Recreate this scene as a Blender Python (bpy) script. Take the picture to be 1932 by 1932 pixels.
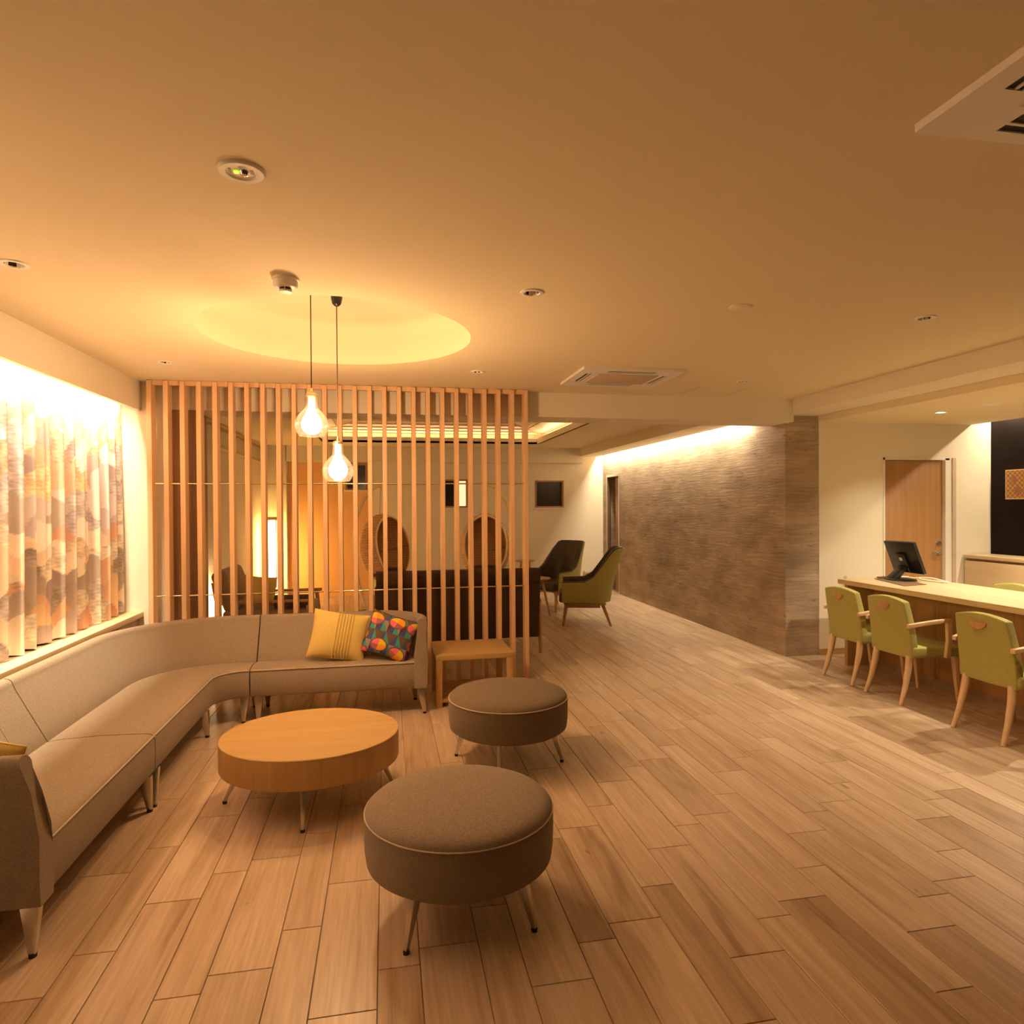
import bpy, bmesh, math, random
from mathutils import Vector, Matrix
random.seed(7)
for o in list(bpy.data.objects): bpy.data.objects.remove(o)
S = bpy.context.scene
COL = S.collection
PI = math.pi

# ------------------------------------------------------------------ camera
YAW, PITCH, ROLL = 0.188096, -0.009808, -0.006391
cam = bpy.data.cameras.new('camera'); cam.sensor_width = 36; cam.lens = 36 * 1247.57 / 1932
cam.clip_start = .05
co = bpy.data.objects.new('camera', cam); COL.objects.link(co)
fw = Vector((math.sin(YAW) * math.cos(PITCH), math.cos(YAW) * math.cos(PITCH), math.sin(PITCH)))
r0 = Vector((math.cos(YAW), -math.sin(YAW), 0)); u0 = r0.cross(fw)
rt = r0 * math.cos(ROLL) + u0 * math.sin(ROLL); up = -r0 * math.sin(ROLL) + u0 * math.cos(ROLL)
mw = Matrix((rt, up, -fw)).transposed().to_4x4(); mw.translation = (0, 0, 1.5)
co.matrix_world = mw; S.camera = co

# ------------------------------------------------------------------ world, exposure
w = bpy.data.worlds.new('world'); S.world = w; w.use_nodes = True
w.node_tree.nodes['Background'].inputs[0].default_value = (.02, .014, .008, 1)
w.node_tree.nodes['Background'].inputs[1].default_value = .2
S.view_settings.view_transform = 'Standard'; S.view_settings.look = 'None'
S.view_settings.gamma = 1; S.view_settings.exposure = 0.22; S.view_settings.use_curve_mapping = False

WARM = (1, .60, .285); MID = (1, .74, .43); NEUT = (1, .81, .54); AMBER = (1, .40, .10)
def light(name, kind, loc, power, col, rot=(0, 0, 0), **kw):
    l = bpy.data.lights.new(name, kind); l.energy = power; l.color = col
    for k, v in kw.items(): setattr(l, k, v)
    o = bpy.data.objects.new(name, l); COL.objects.link(o); o.location = loc; o.rotation_euler = rot
    return o
def area(name, loc, sx, sy, power, col, rot=(0, 0, 0)):
    return light(name, 'AREA', loc, power, col, rot, shape='RECTANGLE', size=sx, size_y=sy)
# light strips hidden in the coves of the room
area('cove_light_curtain', (-1.968, 3.42, 2.43), .04, 4.15, 150, (1, .80, .53), (0, math.radians(22), 0)).data.spread = math.radians(125)
area('cove_light_concrete', (3.745, 8.9, 2.43), .04, 4.8, 78, NEUT, (0, math.radians(-18), 0))
area('cove_light_dark_wall', (6.165, 2.6, 2.45), .04, 6.4, 80, NEUT, (0, math.radians(-8), 0))
area('coffer_light_far', (.75, 10.64, 2.545), 3.3, .05, 9, (1, .62, .29), (PI, 0, 0))
area('coffer_light_near', (.75, 6.50, 2.545), 3.3, .05, 9, (1, .62, .29), (PI, 0, 0))
area('coffer_light_right', (2.53, 8.57, 2.545), .05, 4.0, 9, (1, .62, .29), (PI, 0, 0))
area('coffer_light_left', (-1.03, 8.57, 2.545), .05, 4.0, 9, (1, .62, .29), (PI, 0, 0))

# ------------------------------------------------------------------ materials
def nt(name):
    m = bpy.data.materials.new(name); m.use_nodes = True
    t = m.node_tree; return m, t, t.nodes['Principled BSDF']
def N(t, typ, **kw):
    n = t.nodes.new(typ)
    for k, v in kw.items():
        if k.startswith('i_'): n.inputs[k[2:]].default_value = v
        else: setattr(n, k, v)
    return n
def ramp(t, stops, interp='LINEAR'):
    r = t.nodes.new('ShaderNodeValToRGB'); r.color_ramp.interpolation = interp
    e = r.color_ramp.elements
    while len(e) > 1: e.remove(e[-1])
    e[0].position = stops[0][0]; e[0].color = (*stops[0][1], 1)
    for p, c in stops[1:]:
        x = e.new(p); x.color = (*c, 1)
    return r
def coords(t, scale=(1, 1, 1), shift=None, kind='Object'):
    tc = N(t, 'ShaderNodeTexCoord'); mp = N(t, 'ShaderNodeMapping')
    mp.inputs['Scale'].default_value = scale
    t.links.new(tc.outputs[kind], mp.inputs['Vector'])
    if shift is not None: t.links.new(shift, mp.inputs['Location'])
    return mp.outputs[0]
def bump(t, b, h, strength, dist=.01):
    n = N(t, 'ShaderNodeBump'); n.inputs['Strength'].default_value = strength; n.inputs['Distance'].default_value = dist
    t.links.new(h, n.inputs['Height']); t.links.new(n.outputs[0], b.inputs['Normal'])
def plain(name, c, rough=.5, metal=0, var=.06, scale=6, bmp=0, bscale=200, spec=.5):
    m, t, b = nt(name)
    b.inputs['Roughness'].default_value = rough; b.inputs['Metallic'].default_value = metal
    b.inputs['Specular IOR Level'].default_value = spec
    v = coords(t)
    n = N(t, 'ShaderNodeTexNoise'); n.inputs['Scale'].default_value = scale; n.inputs['Detail'].default_value = 1
    t.links.new(v, n.inputs['Vector'])
    r = ramp(t, [(.3, tuple(x * (1 - var) for x in c)), (.7, tuple(min(1, x * (1 + var)) for x in c))])
    t.links.new(n.outputs[0], r.inputs[0]); t.links.new(r.outputs[0], b.inputs['Base Color'])
    if bmp:
        n2 = N(t, 'ShaderNodeTexNoise'); n2.inputs['Scale'].default_value = bscale
        t.links.new(v, n2.inputs['Vector']); bump(t, b, n2.outputs[0], bmp, .004)
    return m
def fabric(name, c, c2=None, scale=420, rough=.95, mix=.5):
    m, t, b = nt(name); b.inputs['Roughness'].default_value = rough; b.inputs['Specular IOR Level'].default_value = .15
    b.inputs['Sheen Weight'].default_value = .12
    c2 = c2 or tuple(x * .62 for x in c)
    v = coords(t)
    def nz_(sc):
        q = N(t, 'ShaderNodeTexNoise'); q.inputs['Scale'].default_value = 1; q.inputs['Detail'].default_value = 0
        t.links.new(coords(t, sc), q.inputs['Vector']); return q.outputs[0]
    k = scale
    a = N(t, 'ShaderNodeMath', operation='ADD'); t.links.new(nz_((k, k * .16, k)), a.inputs[0]); t.links.new(nz_((k * .16, k, k)), a.inputs[1])
    a2 = N(t, 'ShaderNodeMath', operation='MULTIPLY'); t.links.new(a.outputs[0], a2.inputs[0]); a2.inputs[1].default_value = .62
    r = ramp(t, [(.46, c2), (.78, c)]); t.links.new(a2.outputs[0], r.inputs[0]); t.links.new(r.outputs[0], b.inputs['Base Color'])
    bump(t, b, a2.outputs[0], .35, .002)
    return m
def wood(name, c1, c2, axis='Y', scale=1.0, rough=.45, contrast=.5):
    m, t, b = nt(name); b.inputs['Roughness'].default_value = rough
    s = {'X': (.7, 14, 14), 'Y': (14, .7, 14), 'Z': (14, 14, .7)}[axis]
    oi = N(t, 'ShaderNodeObjectInfo'); mu = N(t, 'ShaderNodeMath', operation='MULTIPLY'); mu.inputs[1].default_value = 37
    t.links.new(oi.outputs['Random'], mu.inputs[0])
    v = coords(t, tuple(x * scale for x in s), mu.outputs[0])
    n = N(t, 'ShaderNodeTexNoise'); n.inputs['Scale'].default_value = 1.6; n.inputs['Detail'].default_value = 3; n.inputs['Distortion'].default_value = .6
    t.links.new(v, n.inputs['Vector'])
    r = ramp(t, [(.5 - contrast * .4, c2), (.5 + contrast * .4, c1)])
    t.links.new(n.outputs[0], r.inputs[0]); t.links.new(r.outputs[0], b.inputs['Base Color'])
    return m
def emit(name, c, strength):
    m, t, b = nt(name)
    b.inputs['Base Color'].default_value = (*c, 1); b.inputs['Emission Color'].default_value = (*c, 1)
    b.inputs['Emission Strength'].default_value = strength
    return m
def thin_glass(name, tint=(1, 1, 1), gl=.12):
    m = bpy.data.materials.new(name); m.use_nodes = True; t = m.node_tree; t.nodes.clear()
    o = N(t, 'ShaderNodeOutputMaterial'); tr = N(t, 'ShaderNodeBsdfTransparent'); g = N(t, 'ShaderNodeBsdfGlossy')
    tr.inputs[0].default_value = (*tint, 1); g.inputs['Roughness'].default_value = .03
    lw = N(t, 'ShaderNodeLayerWeight'); lw.inputs[0].default_value = .35
    ma = N(t, 'ShaderNodeMath', operation='MULTIPLY_ADD'); ma.inputs[1].default_value = .6; ma.inputs[2].default_value = gl * .3
    t.links.new(lw.outputs[1], ma.inputs[0])
    mx = N(t, 'ShaderNodeMixShader'); t.links.new(ma.outputs[0], mx.inputs[0]); t.links.new(tr.outputs[0], mx.inputs[1]); t.links.new(g.outputs[0], mx.inputs[2])
    tl = N(t, 'ShaderNodeBsdfTranslucent'); df = N(t, 'ShaderNodeAddShader'); d2 = N(t, 'ShaderNodeBsdfDiffuse')
    t.links.new(tl.outputs[0], df.inputs[0]); t.links.new(d2.outputs[0], df.inputs[1])
    m2 = N(t, 'ShaderNodeMixShader'); m2.inputs[0].default_value = .004
    t.links.new(mx.outputs[0], m2.inputs[1]); t.links.new(df.outputs[0], m2.inputs[2])
    t.links.new(m2.outputs[0], o.inputs[0]); return m
def floor_mat(name, per_object):
    m, t, b = nt(name); b.inputs['Roughness'].default_value = .36; b.inputs['Specular IOR Level'].default_value = .5
    if per_object: rnd = N(t, 'ShaderNodeObjectInfo').outputs['Random']
    else:
        at = N(t, 'ShaderNodeAttribute'); at.attribute_name = 'rnd'; rnd = at.outputs['Fac']
    mu = N(t, 'ShaderNodeMath', operation='MULTIPLY'); mu.inputs[1].default_value = 91; t.links.new(rnd, mu.inputs[0])
    v = coords(t, (10, .9, 1), mu.outputs[0])
    n = N(t, 'ShaderNodeTexNoise'); n.inputs['Scale'].default_value = 1.1; n.inputs['Detail'].default_value = 3; n.inputs['Distortion'].default_value = .9
    v2 = coords(t, (70, 3, 1), mu.outputs[0])
    n2 = N(t, 'ShaderNodeTexNoise'); n2.inputs['Scale'].default_value = 1.2; n2.inputs['Detail'].default_value = 3
    v3 = coords(t, (14, 8, 1), mu.outputs[0])
    n3 = N(t, 'ShaderNodeTexNoise'); n3.inputs['Scale'].default_value = 1.0; n3.inputs['Detail'].default_value = 1
    t.links.new(v, n.inputs['Vector']); t.links.new(v2, n2.inputs['Vector']); t.links.new(v3, n3.inputs['Vector'])
    r = ramp(t, [(.26, (.34, .235, .155)), (.36, (.50, .37, .255)), (.55, (.60, .465, .345)), (.75, (.68, .54, .42))])
    t.links.new(n.outputs[0], r.inputs[0])
    g = ramp(t, [(.3, (.82, .78, .74)), (.7, (1.06, 1.06, 1.06))]); t.links.new(n2.outputs[0], g.inputs[0])
    k = ramp(t, [(.17, (.55, .46, .38)), (.21, (1, 1, 1))]); t.links.new(n3.outputs[0], k.inputs[0])
    tone = ramp(t, [(0, (.74, .68, .62)), (.08, (.92, .89, .86)), (.3, (.98, .96, .94)), (.6, (1.03, 1.03, 1.03)), (.85, (.93, .91, .90)), (1, (1.08, 1.07, 1.05))])
    t.links.new(rnd, tone.inputs[0])
    out = r.outputs[0]
    for q in (g, k, tone):
        mx = N(t, 'ShaderNodeMix', data_type='RGBA', blend_type='MULTIPLY'); mx.inputs[0].default_value = 1
        t.links.new(out, mx.inputs[6]); t.links.new(q.outputs[0], mx.inputs[7]); out = mx.outputs[2]
    t.links.new(out, b.inputs['Base Color']); return m
def concrete_mat(name):
    m, t, b = nt(name); b.inputs['Roughness'].default_value = .72
    def noise(scale, sc, det, dis=0):
        v = coords(t, scale); n = N(t, 'ShaderNodeTexNoise'); n.inputs['Scale'].default_value = sc; n.inputs['Detail'].default_value = det
        n.inputs['Distortion'].default_value = dis; t.links.new(v, n.inputs['Vector']); return n.outputs[0]
    grain = noise((2.6, 2.6, 34), 1.5, 5, .8); blotch = noise((1, 1, 2.2), 2.2, 4, .4); spots = noise((7, 7, 16), 1.4, 3)
    sx = N(t, 'ShaderNodeSeparateXYZ'); t.links.new(coords(t), sx.inputs[0])
    bz = N(t, 'ShaderNodeMath', operation='MULTIPLY'); bz.inputs[1].default_value = 1 / .092; t.links.new(sx.outputs['Z'], bz.inputs[0])
    fl = N(t, 'ShaderNodeMath', operation='FLOOR'); t.links.new(bz.outputs[0], fl.inputs[0])
    yd = N(t, 'ShaderNodeMath', operation='MULTIPLY_ADD'); yd.inputs[1].default_value = .45; t.links.new(sx.outputs['Y'], yd.inputs[0])
    off = N(t, 'ShaderNodeMath', operation='MULTIPLY'); off.inputs[1].default_value = .377; t.links.new(fl.outputs[0], off.inputs[0]); t.links.new(off.outputs[0], yd.inputs[2])
    yf = N(t, 'ShaderNodeMath', operation='FLOOR'); t.links.new(yd.outputs[0], yf.inputs[0])
    cx = N(t, 'ShaderNodeCombineXYZ'); t.links.new(fl.outputs[0], cx.inputs[0]); t.links.new(yf.outputs[0], cx.inputs[1])
    wn = N(t, 'ShaderNodeTexWhiteNoise'); t.links.new(cx.outputs[0], wn.inputs['Vector'])
    fr = N(t, 'ShaderNodeMath', operation='FRACT'); t.links.new(bz.outputs[0], fr.inputs[0])
    line = ramp(t, [(0, (.86, .86, .86)), (.04, (1, 1, 1)), (.97, (1, 1, 1)), (1, (.86, .86, .86))]); t.links.new(fr.outputs[0], line.inputs[0])
    r1 = ramp(t, [(.3, (.37, .285, .205)), (.7, (.51, .405, .30))]); t.links.new(grain, r1.inputs[0])
    r2 = ramp(t, [(.3, (.66, .64, .60)), (.65, (1.05, 1.05, 1.05))]); t.links.new(blotch, r2.inputs[0])
    r3 = ramp(t, [(.24, (.5, .46, .4)), (.33, (1, 1, 1))]); t.links.new(spots, r3.inputs[0])
    r4 = ramp(t, [(0, (.92, .92, .91)), (1, (1.04, 1.04, 1.04))]); t.links.new(wn.outputs['Value'], r4.inputs[0])
    out = r1.outputs[0]
    for q in (r2, r3, r4, line):
        mx = N(t, 'ShaderNodeMix', data_type='RGBA', blend_type='MULTIPLY'); mx.inputs[0].default_value = .9
        t.links.new(out, mx.inputs[6]); t.links.new(q.outputs[0], mx.inputs[7]); out = mx.outputs[2]
    t.links.new(out, b.inputs['Base Color'])
    ad = N(t, 'ShaderNodeMath', operation='MULTIPLY_ADD'); ad.inputs[1].default_value = .5
    t.links.new(wn.outputs['Value'], ad.inputs[0]); t.links.new(grain, ad.inputs[2])
    bump(t, b, ad.outputs[0], .45, .006)
    return m
def attr_mat(name, rough=.9, bscale=300, trans=0):
    m, t, b = nt(name); b.inputs['Roughness'].default_value = rough; b.inputs['Specular IOR Level'].default_value = .15
    a = N(t, 'ShaderNodeAttribute'); a.attribute_name = 'print'
    n = N(t, 'ShaderNodeTexNoise'); n.inputs['Scale'].default_value = bscale; n.inputs['Detail'].default_value = 3
    t.links.new(coords(t), n.inputs['Vector'])
    g = ramp(t, [(.3, (.86, .86, .86)), (.7, (1.06, 1.06, 1.06))]); t.links.new(n.outputs[0], g.inputs[0])
    mx = N(t, 'ShaderNodeMix', data_type='RGBA', blend_type='MULTIPLY'); mx.inputs[0].default_value = 1
    t.links.new(a.outputs['Color'], mx.inputs[6]); t.links.new(g.outputs[0], mx.inputs[7]); t.links.new(mx.outputs[2], b.inputs['Base Color'])
    bump(t, b, n.outputs[0], .25, .002)
    return m
def rattan_mat(name, c1, c2):
    m, t, b = nt(name); b.inputs['Roughness'].default_value = .55
    v = coords(t, (1, 1, 1), None, 'UV')
    br = N(t, 'ShaderNodeTexBrick'); br.inputs['Scale'].default_value = 1; br.inputs['Color1'].default_value = (*c1, 1); br.inputs['Color2'].default_value = (*[x * .85 for x in c1], 1)
    br.inputs['Mortar'].default_value = (*c2, 1); br.inputs['Mortar Size'].default_value = .012; br.inputs['Brick Width'].default_value = .12; br.inputs['Row Height'].default_value = .055
    t.links.new(v, br.inputs['Vector']); t.links.new(br.outputs[0], b.inputs['Base Color'])
    bump(t, b, br.outputs[1], -.7, .004)
    return m
M = {}
M['plaster'] = plain('plaster', (.79, .73, .60), .85, var=.015, scale=2, spec=.2)
M['ceiling'] = plain('ceiling_paint', (.79, .70, .50), .9, var=.012, scale=1.5, spec=.15)
M['grout'] = plain('grout', (.26, .20, .15), .9)
M['plank'] = floor_mat('plank_wood', True); M['planks'] = floor_mat('plank_wood_far', False)
M['concrete'] = concrete_mat('board_formed_concrete')
M['slat'] = wood('slat_wood', (.80, .53, .31), (.68, .43, .235), 'Z', 1.0, .45)
M['panel'] = wood('panel_wood', (.40, .25, .15), (.30, .18, .105), 'Z', .8, .5)
M['oakY'] = wood('oak_along_y', (.70, .555, .35), (.61, .455, .265), 'Y', .9, .4)
M['oakX'] = wood('oak_along_x', (.50, .325, .135), (.43, .27, .10), 'X', .9, .42)
M['oakZ'] = wood('oak_along_z', (.52, .32, .13), (.44, .255, .095), 'Z', .9, .42)
M['door'] = wood('door_wood', (.48, .265, .105), (.36, .185, .07), 'Z', .8, .4, .7)
M['doorred'] = wood('door_red_wood', (.42, .22, .13), (.30, .145, .08), 'Z', .8, .4)
M['beech'] = wood('beech', (.78, .56, .34), (.68, .46, .26), 'Z', 1.2, .4)
M['ash'] = wood('ash_legs', (.55, .32, .16), (.44, .24, .11), 'Z', 1.2, .4)
M['taupe'] = fabric('taupe_weave', (.315, .25, .185), (.225, .175, .127), 520)
M['taupe_d'] = fabric('taupe_dark_weave', (.29, .228, .165), (.20, .155, .112), 520)
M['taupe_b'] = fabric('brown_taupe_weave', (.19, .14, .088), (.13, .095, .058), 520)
M['piping'] = plain('piping', (.46, .38, .30), .9)
M['thread'] = plain('thread', (.52, .43, .34), .9)
M['green'] = fabric('olive_green_weave', (.47, .43, .15), (.34, .31, .10), 420)
M['greenL'] = fabric('moss_green_leather', (.44, .41, .125), (.37, .345, .10), 300, .6)
M['leather'] = plain('dark_leather', (.055, .042, .032), .38, var=.12, scale=30, bmp=.1)
M['brownfab'] = fabric('dark_brown_weave', (.11, .066, .038), (.07, .042, .024), 420)
M['sandfab'] = fabric('sand_weave', (.42, .30, .21), (.31, .215, .145), 420)
M['yellow'] = fabric('mustard_cotton', (.70, .53, .17), (.60, .44, .13), 500)
M['yellow_d'] = plain('mustard_pleat', (.50, .36, .10), .9)
M['chrome'] = plain('brushed_metal', (.62, .60, .56), .28, 1, .05)
M['mirror'] = plain('polished_reflector', (.85, .84, .82), .08, 1, .02)
M['brass'] = plain('brass_rod', (.80, .66, .42), .22, 1, .03)
M['foot'] = plain('black_foot', (.015, .014, .013), .5)
M['black'] = plain('black_plastic', (.016, .015, .015), .35)
M['cordm'] = plain('brown_cord', (.075, .035, .02), .7)
M['white'] = plain('white_plastic', (.80, .77, .71), .4, var=.01)
M['grille'] = plain('grille_tan', (.55, .43, .32), .8)  # tan tone for the grille, joints, small plates and twigs
M['slot'] = plain('dark_slot_reflection', (.02, .016, .012), .7)  # slots and vents, plus facets painted as dark reflections
M['darkwall'] = plain('black_wall_panel', (.013, .008, .0075), .75, var=.15, scale=8, spec=.15)
M['window'] = plain('night_glass', (.035, .03, .022), .12, var=.2, scale=3)
M['glass'] = thin_glass('lamp_glass')
M['paper'] = emit('lamp_paper', (1, .58, .17), 17)
M['paperw'] = emit('lantern_paper', (1, .70, .36), 11)
M['bulb'] = emit('bulb_glow', WARM, 255)
M['led'] = emit('led_disc', (1, .86, .62), 14)
M['greenled'] = emit('green_led', (.45, 1, .05), 1.2)
M['rattan'] = rattan_mat('rattan', (.78, .45, .21), (.58, .31, .13))
M['orange_far'] = plain('orange_wall', (.80, .46, .20), .85, var=.02, scale=2)  # one even orange for the left part of the far wall
M['cap_bright'] = plain('lamp_front_glint', (.92, .86, .74), .25)  # lamp fronts, plus reflector facets painted as bright reflections
M['litpane'] = emit('lit_pane', (1, .80, .45), .9)
M['rim'] = plain('cane_rim', (.90, .70, .46), .5)
M['curtain'] = attr_mat('printed_curtain', .95, 260)
M['cushion'] = attr_mat('printed_cushion', .9, 400)
M['mat'] = plain('brown_desk_mat', (.17, .10, .05), .6)
M['cable'] = plain('white_cable', (.78, .74, .68), .5)

# ------------------------------------------------------------------ mesh helpers
class MB:
    def __init__(s): s.v = []; s.f = []; s.uv = None
    def add(s, vs, fs):
        k = len(s.v); s.v += [tuple(p) for p in vs]; s.f += [tuple(i + k for i in f) for f in fs]; return s
    def box(s, x0, x1, y0, y1, z0, z1):
        vs = [(x, y, z) for z in (z0, z1) for y in (y0, y1) for x in (x0, x1)]
        return s.add(vs, [(0, 2, 3, 1), (4, 5, 7, 6), (0, 1, 5, 4), (2, 6, 7, 3), (0, 4, 6, 2), (1, 3, 7, 5)])
    def loft(s, secs, cap=True, closed=True):
        n = len(secs[0]); vs = [p for q in secs for p in q]; fs = []
        for i in range(len(secs) - 1):
            for j in range(n if closed else n - 1):
                a = i * n + j; b = i * n + (j + 1) % n
                fs.append((a, b, b + n, a + n))
        if cap: fs.append(tuple(range(n))[::-1]); fs.append(tuple(range((len(secs) - 1) * n, len(secs) * n)))
        return s.add(vs, fs)
    def cyl(s, p0, p1, ra, rb=None, n=14):
        rb = ra if rb is None else rb; p0 = Vector(p0); p1 = Vector(p1); d = (p1 - p0).normalized()
        a = d.orthogonal().normalized(); b = d.cross(a)
        return s.loft([[tuple(p + (a * math.cos(2 * PI * i / n) + b * math.sin(2 * PI * i / n)) * r) for i in range(n)] for p, r in ((p0, ra), (p1, rb))])
    def taper(s, p0, p1, w0, d0, w1, d1, ang=0):   # rectangular leg from p0 (top) to p1 (foot)
        def sec(p, w, d):
            c, q = math.cos(ang), math.sin(ang)
            return [(p[0] + x * c - y * q, p[1] + x * q + y * c, p[2]) for x, y in ((-w / 2, -d / 2), (w / 2, -d / 2), (w / 2, d / 2), (-w / 2, d / 2))]
        return s.loft([sec(p1, w1, d1), sec(p0, w0, d0)])
    def lathe(s, prof, n=48, c=(0, 0, 0), sx=1, sy=1, cap=True):
        secs = [[(c[0] + r * sx * math.cos(2 * PI * i / n), c[1] + r * sy * math.sin(2 * PI * i / n), c[2] + z) for i in range(n)] for r, z in prof]
        return s.loft(secs, cap=cap)
    def tube(s, path, r, n=8, closed=False):
        P = [Vector(p) for p in path]; secs = []; m = len(P); ref = None
        for i, p in enumerate(P):
            if closed: d = (P[(i + 1) % m] - P[i - 1]).normalized()
            else: d = (P[min(i + 1, m - 1)] - P[max(i - 1, 0)]).normalized()
            if ref is None: a = d.orthogonal().normalized()
            else: a = (ref - d * ref.dot(d)).normalized()
            ref = a; b = d.cross(a)
            rr = r[i] if isinstance(r, (list, tuple)) else r
            secs.append([tuple(p + (a * math.cos(2 * PI * j / n) + b * math.sin(2 * PI * j / n)) * rr) for j in range(n)])
        if closed: secs.append(secs[0])
        return s.loft(secs, cap=not closed)
    def prism(s, poly, lo, hi, axis='Z'):
        def mp(a, b, h): return {'Z': (a, b, h), 'Y': (a, h, b), 'X': (h, a, b)}[axis]
        return s.loft([[mp(a, b, lo) for a, b in poly], [mp(a, b, hi) for a, b in poly]])
    def plate(s, u0, u1, v0, v1, lo, hi, holes=(), axis='Z'):   # slab with rectangular openings
        us = sorted({u0, u1, *[h[0] for h in holes], *[h[1] for h in holes]}); vs = sorted({v0, v1, *[h[2] for h in holes], *[h[3] for h in holes]})
        us = [u for u in us if u0 <= u <= u1]; vs = [v for v in vs if v0 <= v <= v1]
        for a, b in zip(us, us[1:]):
            for c, d in zip(vs, vs[1:]):
                mu, mv = (a + b) / 2, (c + d) / 2
                if any(h[0] < mu < h[1] and h[2] < mv < h[3] for h in holes): continue
                if axis == 'Z': s.box(a, b, c, d, lo, hi)
                elif axis == 'Y': s.box(a, b, lo, hi, c, d)
                else: s.box(lo, hi, a, b, c, d)
        return s
    def build(s, name, mat, parent=None, smooth=False, bevel=0, seg=2, angle=40):
        me = bpy.data.meshes.new(name); me.from_pydata(s.v, [], s.f)
        bm = bmesh.new(); bm.from_mesh(me); bmesh.ops.recalc_face_normals(bm, faces=bm.faces)
        if bevel:
            ed = [e for e in bm.edges if len(e.link_faces) == 2 and e.calc_face_angle(0) > .5]
            bmesh.ops.bevel(bm, geom=ed, offset=bevel, segments=seg, affect='EDGES', profile=.5, clamp_overlap=True)
        bm.to_mesh(me); bm.free()
        if smooth or bevel:
            for p in me.polygons: p.use_smooth = True
            me.set_sharp_from_angle(angle=math.radians(angle))
        me.materials.append(M[mat] if isinstance(mat, str) else mat)
        o = bpy.data.objects.new(name, me); COL.objects.link(o)
        if parent: o.parent = parent
        return o
def tag(o, label, cat, group=None):
    o['label'] = label; o['category'] = cat
    if group: o['group'] = group
    return o
def thing(name, label, cat, loc=(0, 0, 0), rz=0, group=None):
    o = bpy.data.objects.new(name, None); COL.objects.link(o); o.location = loc; o.rotation_euler = (0, 0, rz)
    o.empty_display_size = .1
    return tag(o, label, cat, group)
def struct(o, label=None):
    o['kind'] = 'structure'
    if label: o['label'] = label
    return o
def dup(root, loc, rz, label, group=None):
    r = root.copy(); COL.objects.link(r); r.location = loc; r.rotation_euler = (0, 0, rz); r['label'] = label
    if group: r['group'] = group
    for ch in list(root.children):
        c = ch.copy(); COL.objects.link(c); c.parent = r
        for g in list(ch.children):
            d = g.copy(); COL.objects.link(d); d.parent = c
    return r

# ================================================================== STRUCTURE
ZC = 2.5
# ---- floor of wood-look planks, alternating narrow and wide rows
fl = struct(MB().box(-2.4, 6.6, -7.0, 11.7, -.08, -.004).build('floor', 'grout'), 'floor of alternating narrow and wide wood planks')
NW, WW, L, G = .136, .200, .705, .003
def plank_mesh(wd, ln):
    c = .0012; b = MB(); h = -.006
    x, y = wd / 2 - G / 2, ln / 2 - G / 2
    b.add([(-x, -y, h), (x, -y, h), (x, y, h), (-x, y, h), (-x, -y, -c), (x, -y, -c), (x, y, -c), (-x, y, -c),
           (-x + c, -y + c, 0), (x - c, -y + c, 0), (x - c, y - c, 0), (-x + c, y - c, 0)],
          [(0, 1, 5, 4), (1, 2, 6, 5), (2, 3, 7, 6), (3, 0, 4, 7), (4, 5, 9, 8), (5, 6, 10, 9), (6, 7, 11, 10), (7, 4, 8, 11), (8, 9, 10, 11)])
    return b
planks = []
for k in range(-5, 22):
    for x0, wd, j0 in ((-.71 + .336 * k, NW, 2.17 if k % 2 == 0 else 2.44), (-.574 + .336 * k, WW, 2.25 if k % 2 == 0 else 2.0)):
        if x0 + wd < -2.3 or x0 > 6.5: continue
        y = j0 - L * 6
        while y < 11.6:
            planks.append((x0 + wd / 2, y + L / 2, wd)); y += L
def seen(p):
    q = Vector((p[0], p[1], -1.5)); z = q.dot(fw)
    if z < .5: return -1e9
    x, yy = q.dot(rt) / z * 1247.6, q.dot(up) / z * 1247.6
    hidden = p[0] < -1.3 and p[1] < 5.6 or (p[0] > 3.9 and p[1] > 5.9)
    return (1 / z if abs(x) < 1000 and abs(yy) < 1010 and not hidden else -z)
planks.sort(key=seen, reverse=True)
pm = {}
for wd in (NW, WW):
    t_ = plank_mesh(wd, L).build('tmp', 'plank'); pm[wd] = t_.data; bpy.data.objects.remove(t_)
for x, y, wd in planks[:300]:
    o = bpy.data.objects.new('plank', pm[wd]); COL.objects.link(o); o.location = (x, y, 0); o.parent = fl
rest = MB(); rv = []
for x, y, wd in planks[300:]:
    pb = plank_mesh(wd, L); rest.add([(a + x, b + y, c) for a, b, c in pb.v], pb.f); q = random.random(); rv += [q] * len(pb.f)
ro = rest.build('planks', 'planks', fl); ro['kind'] = 'stuff'
at = ro.data.attributes.new('rnd', 'FLOAT', 'FACE'); at.data.foreach_set('value', rv)

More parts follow.
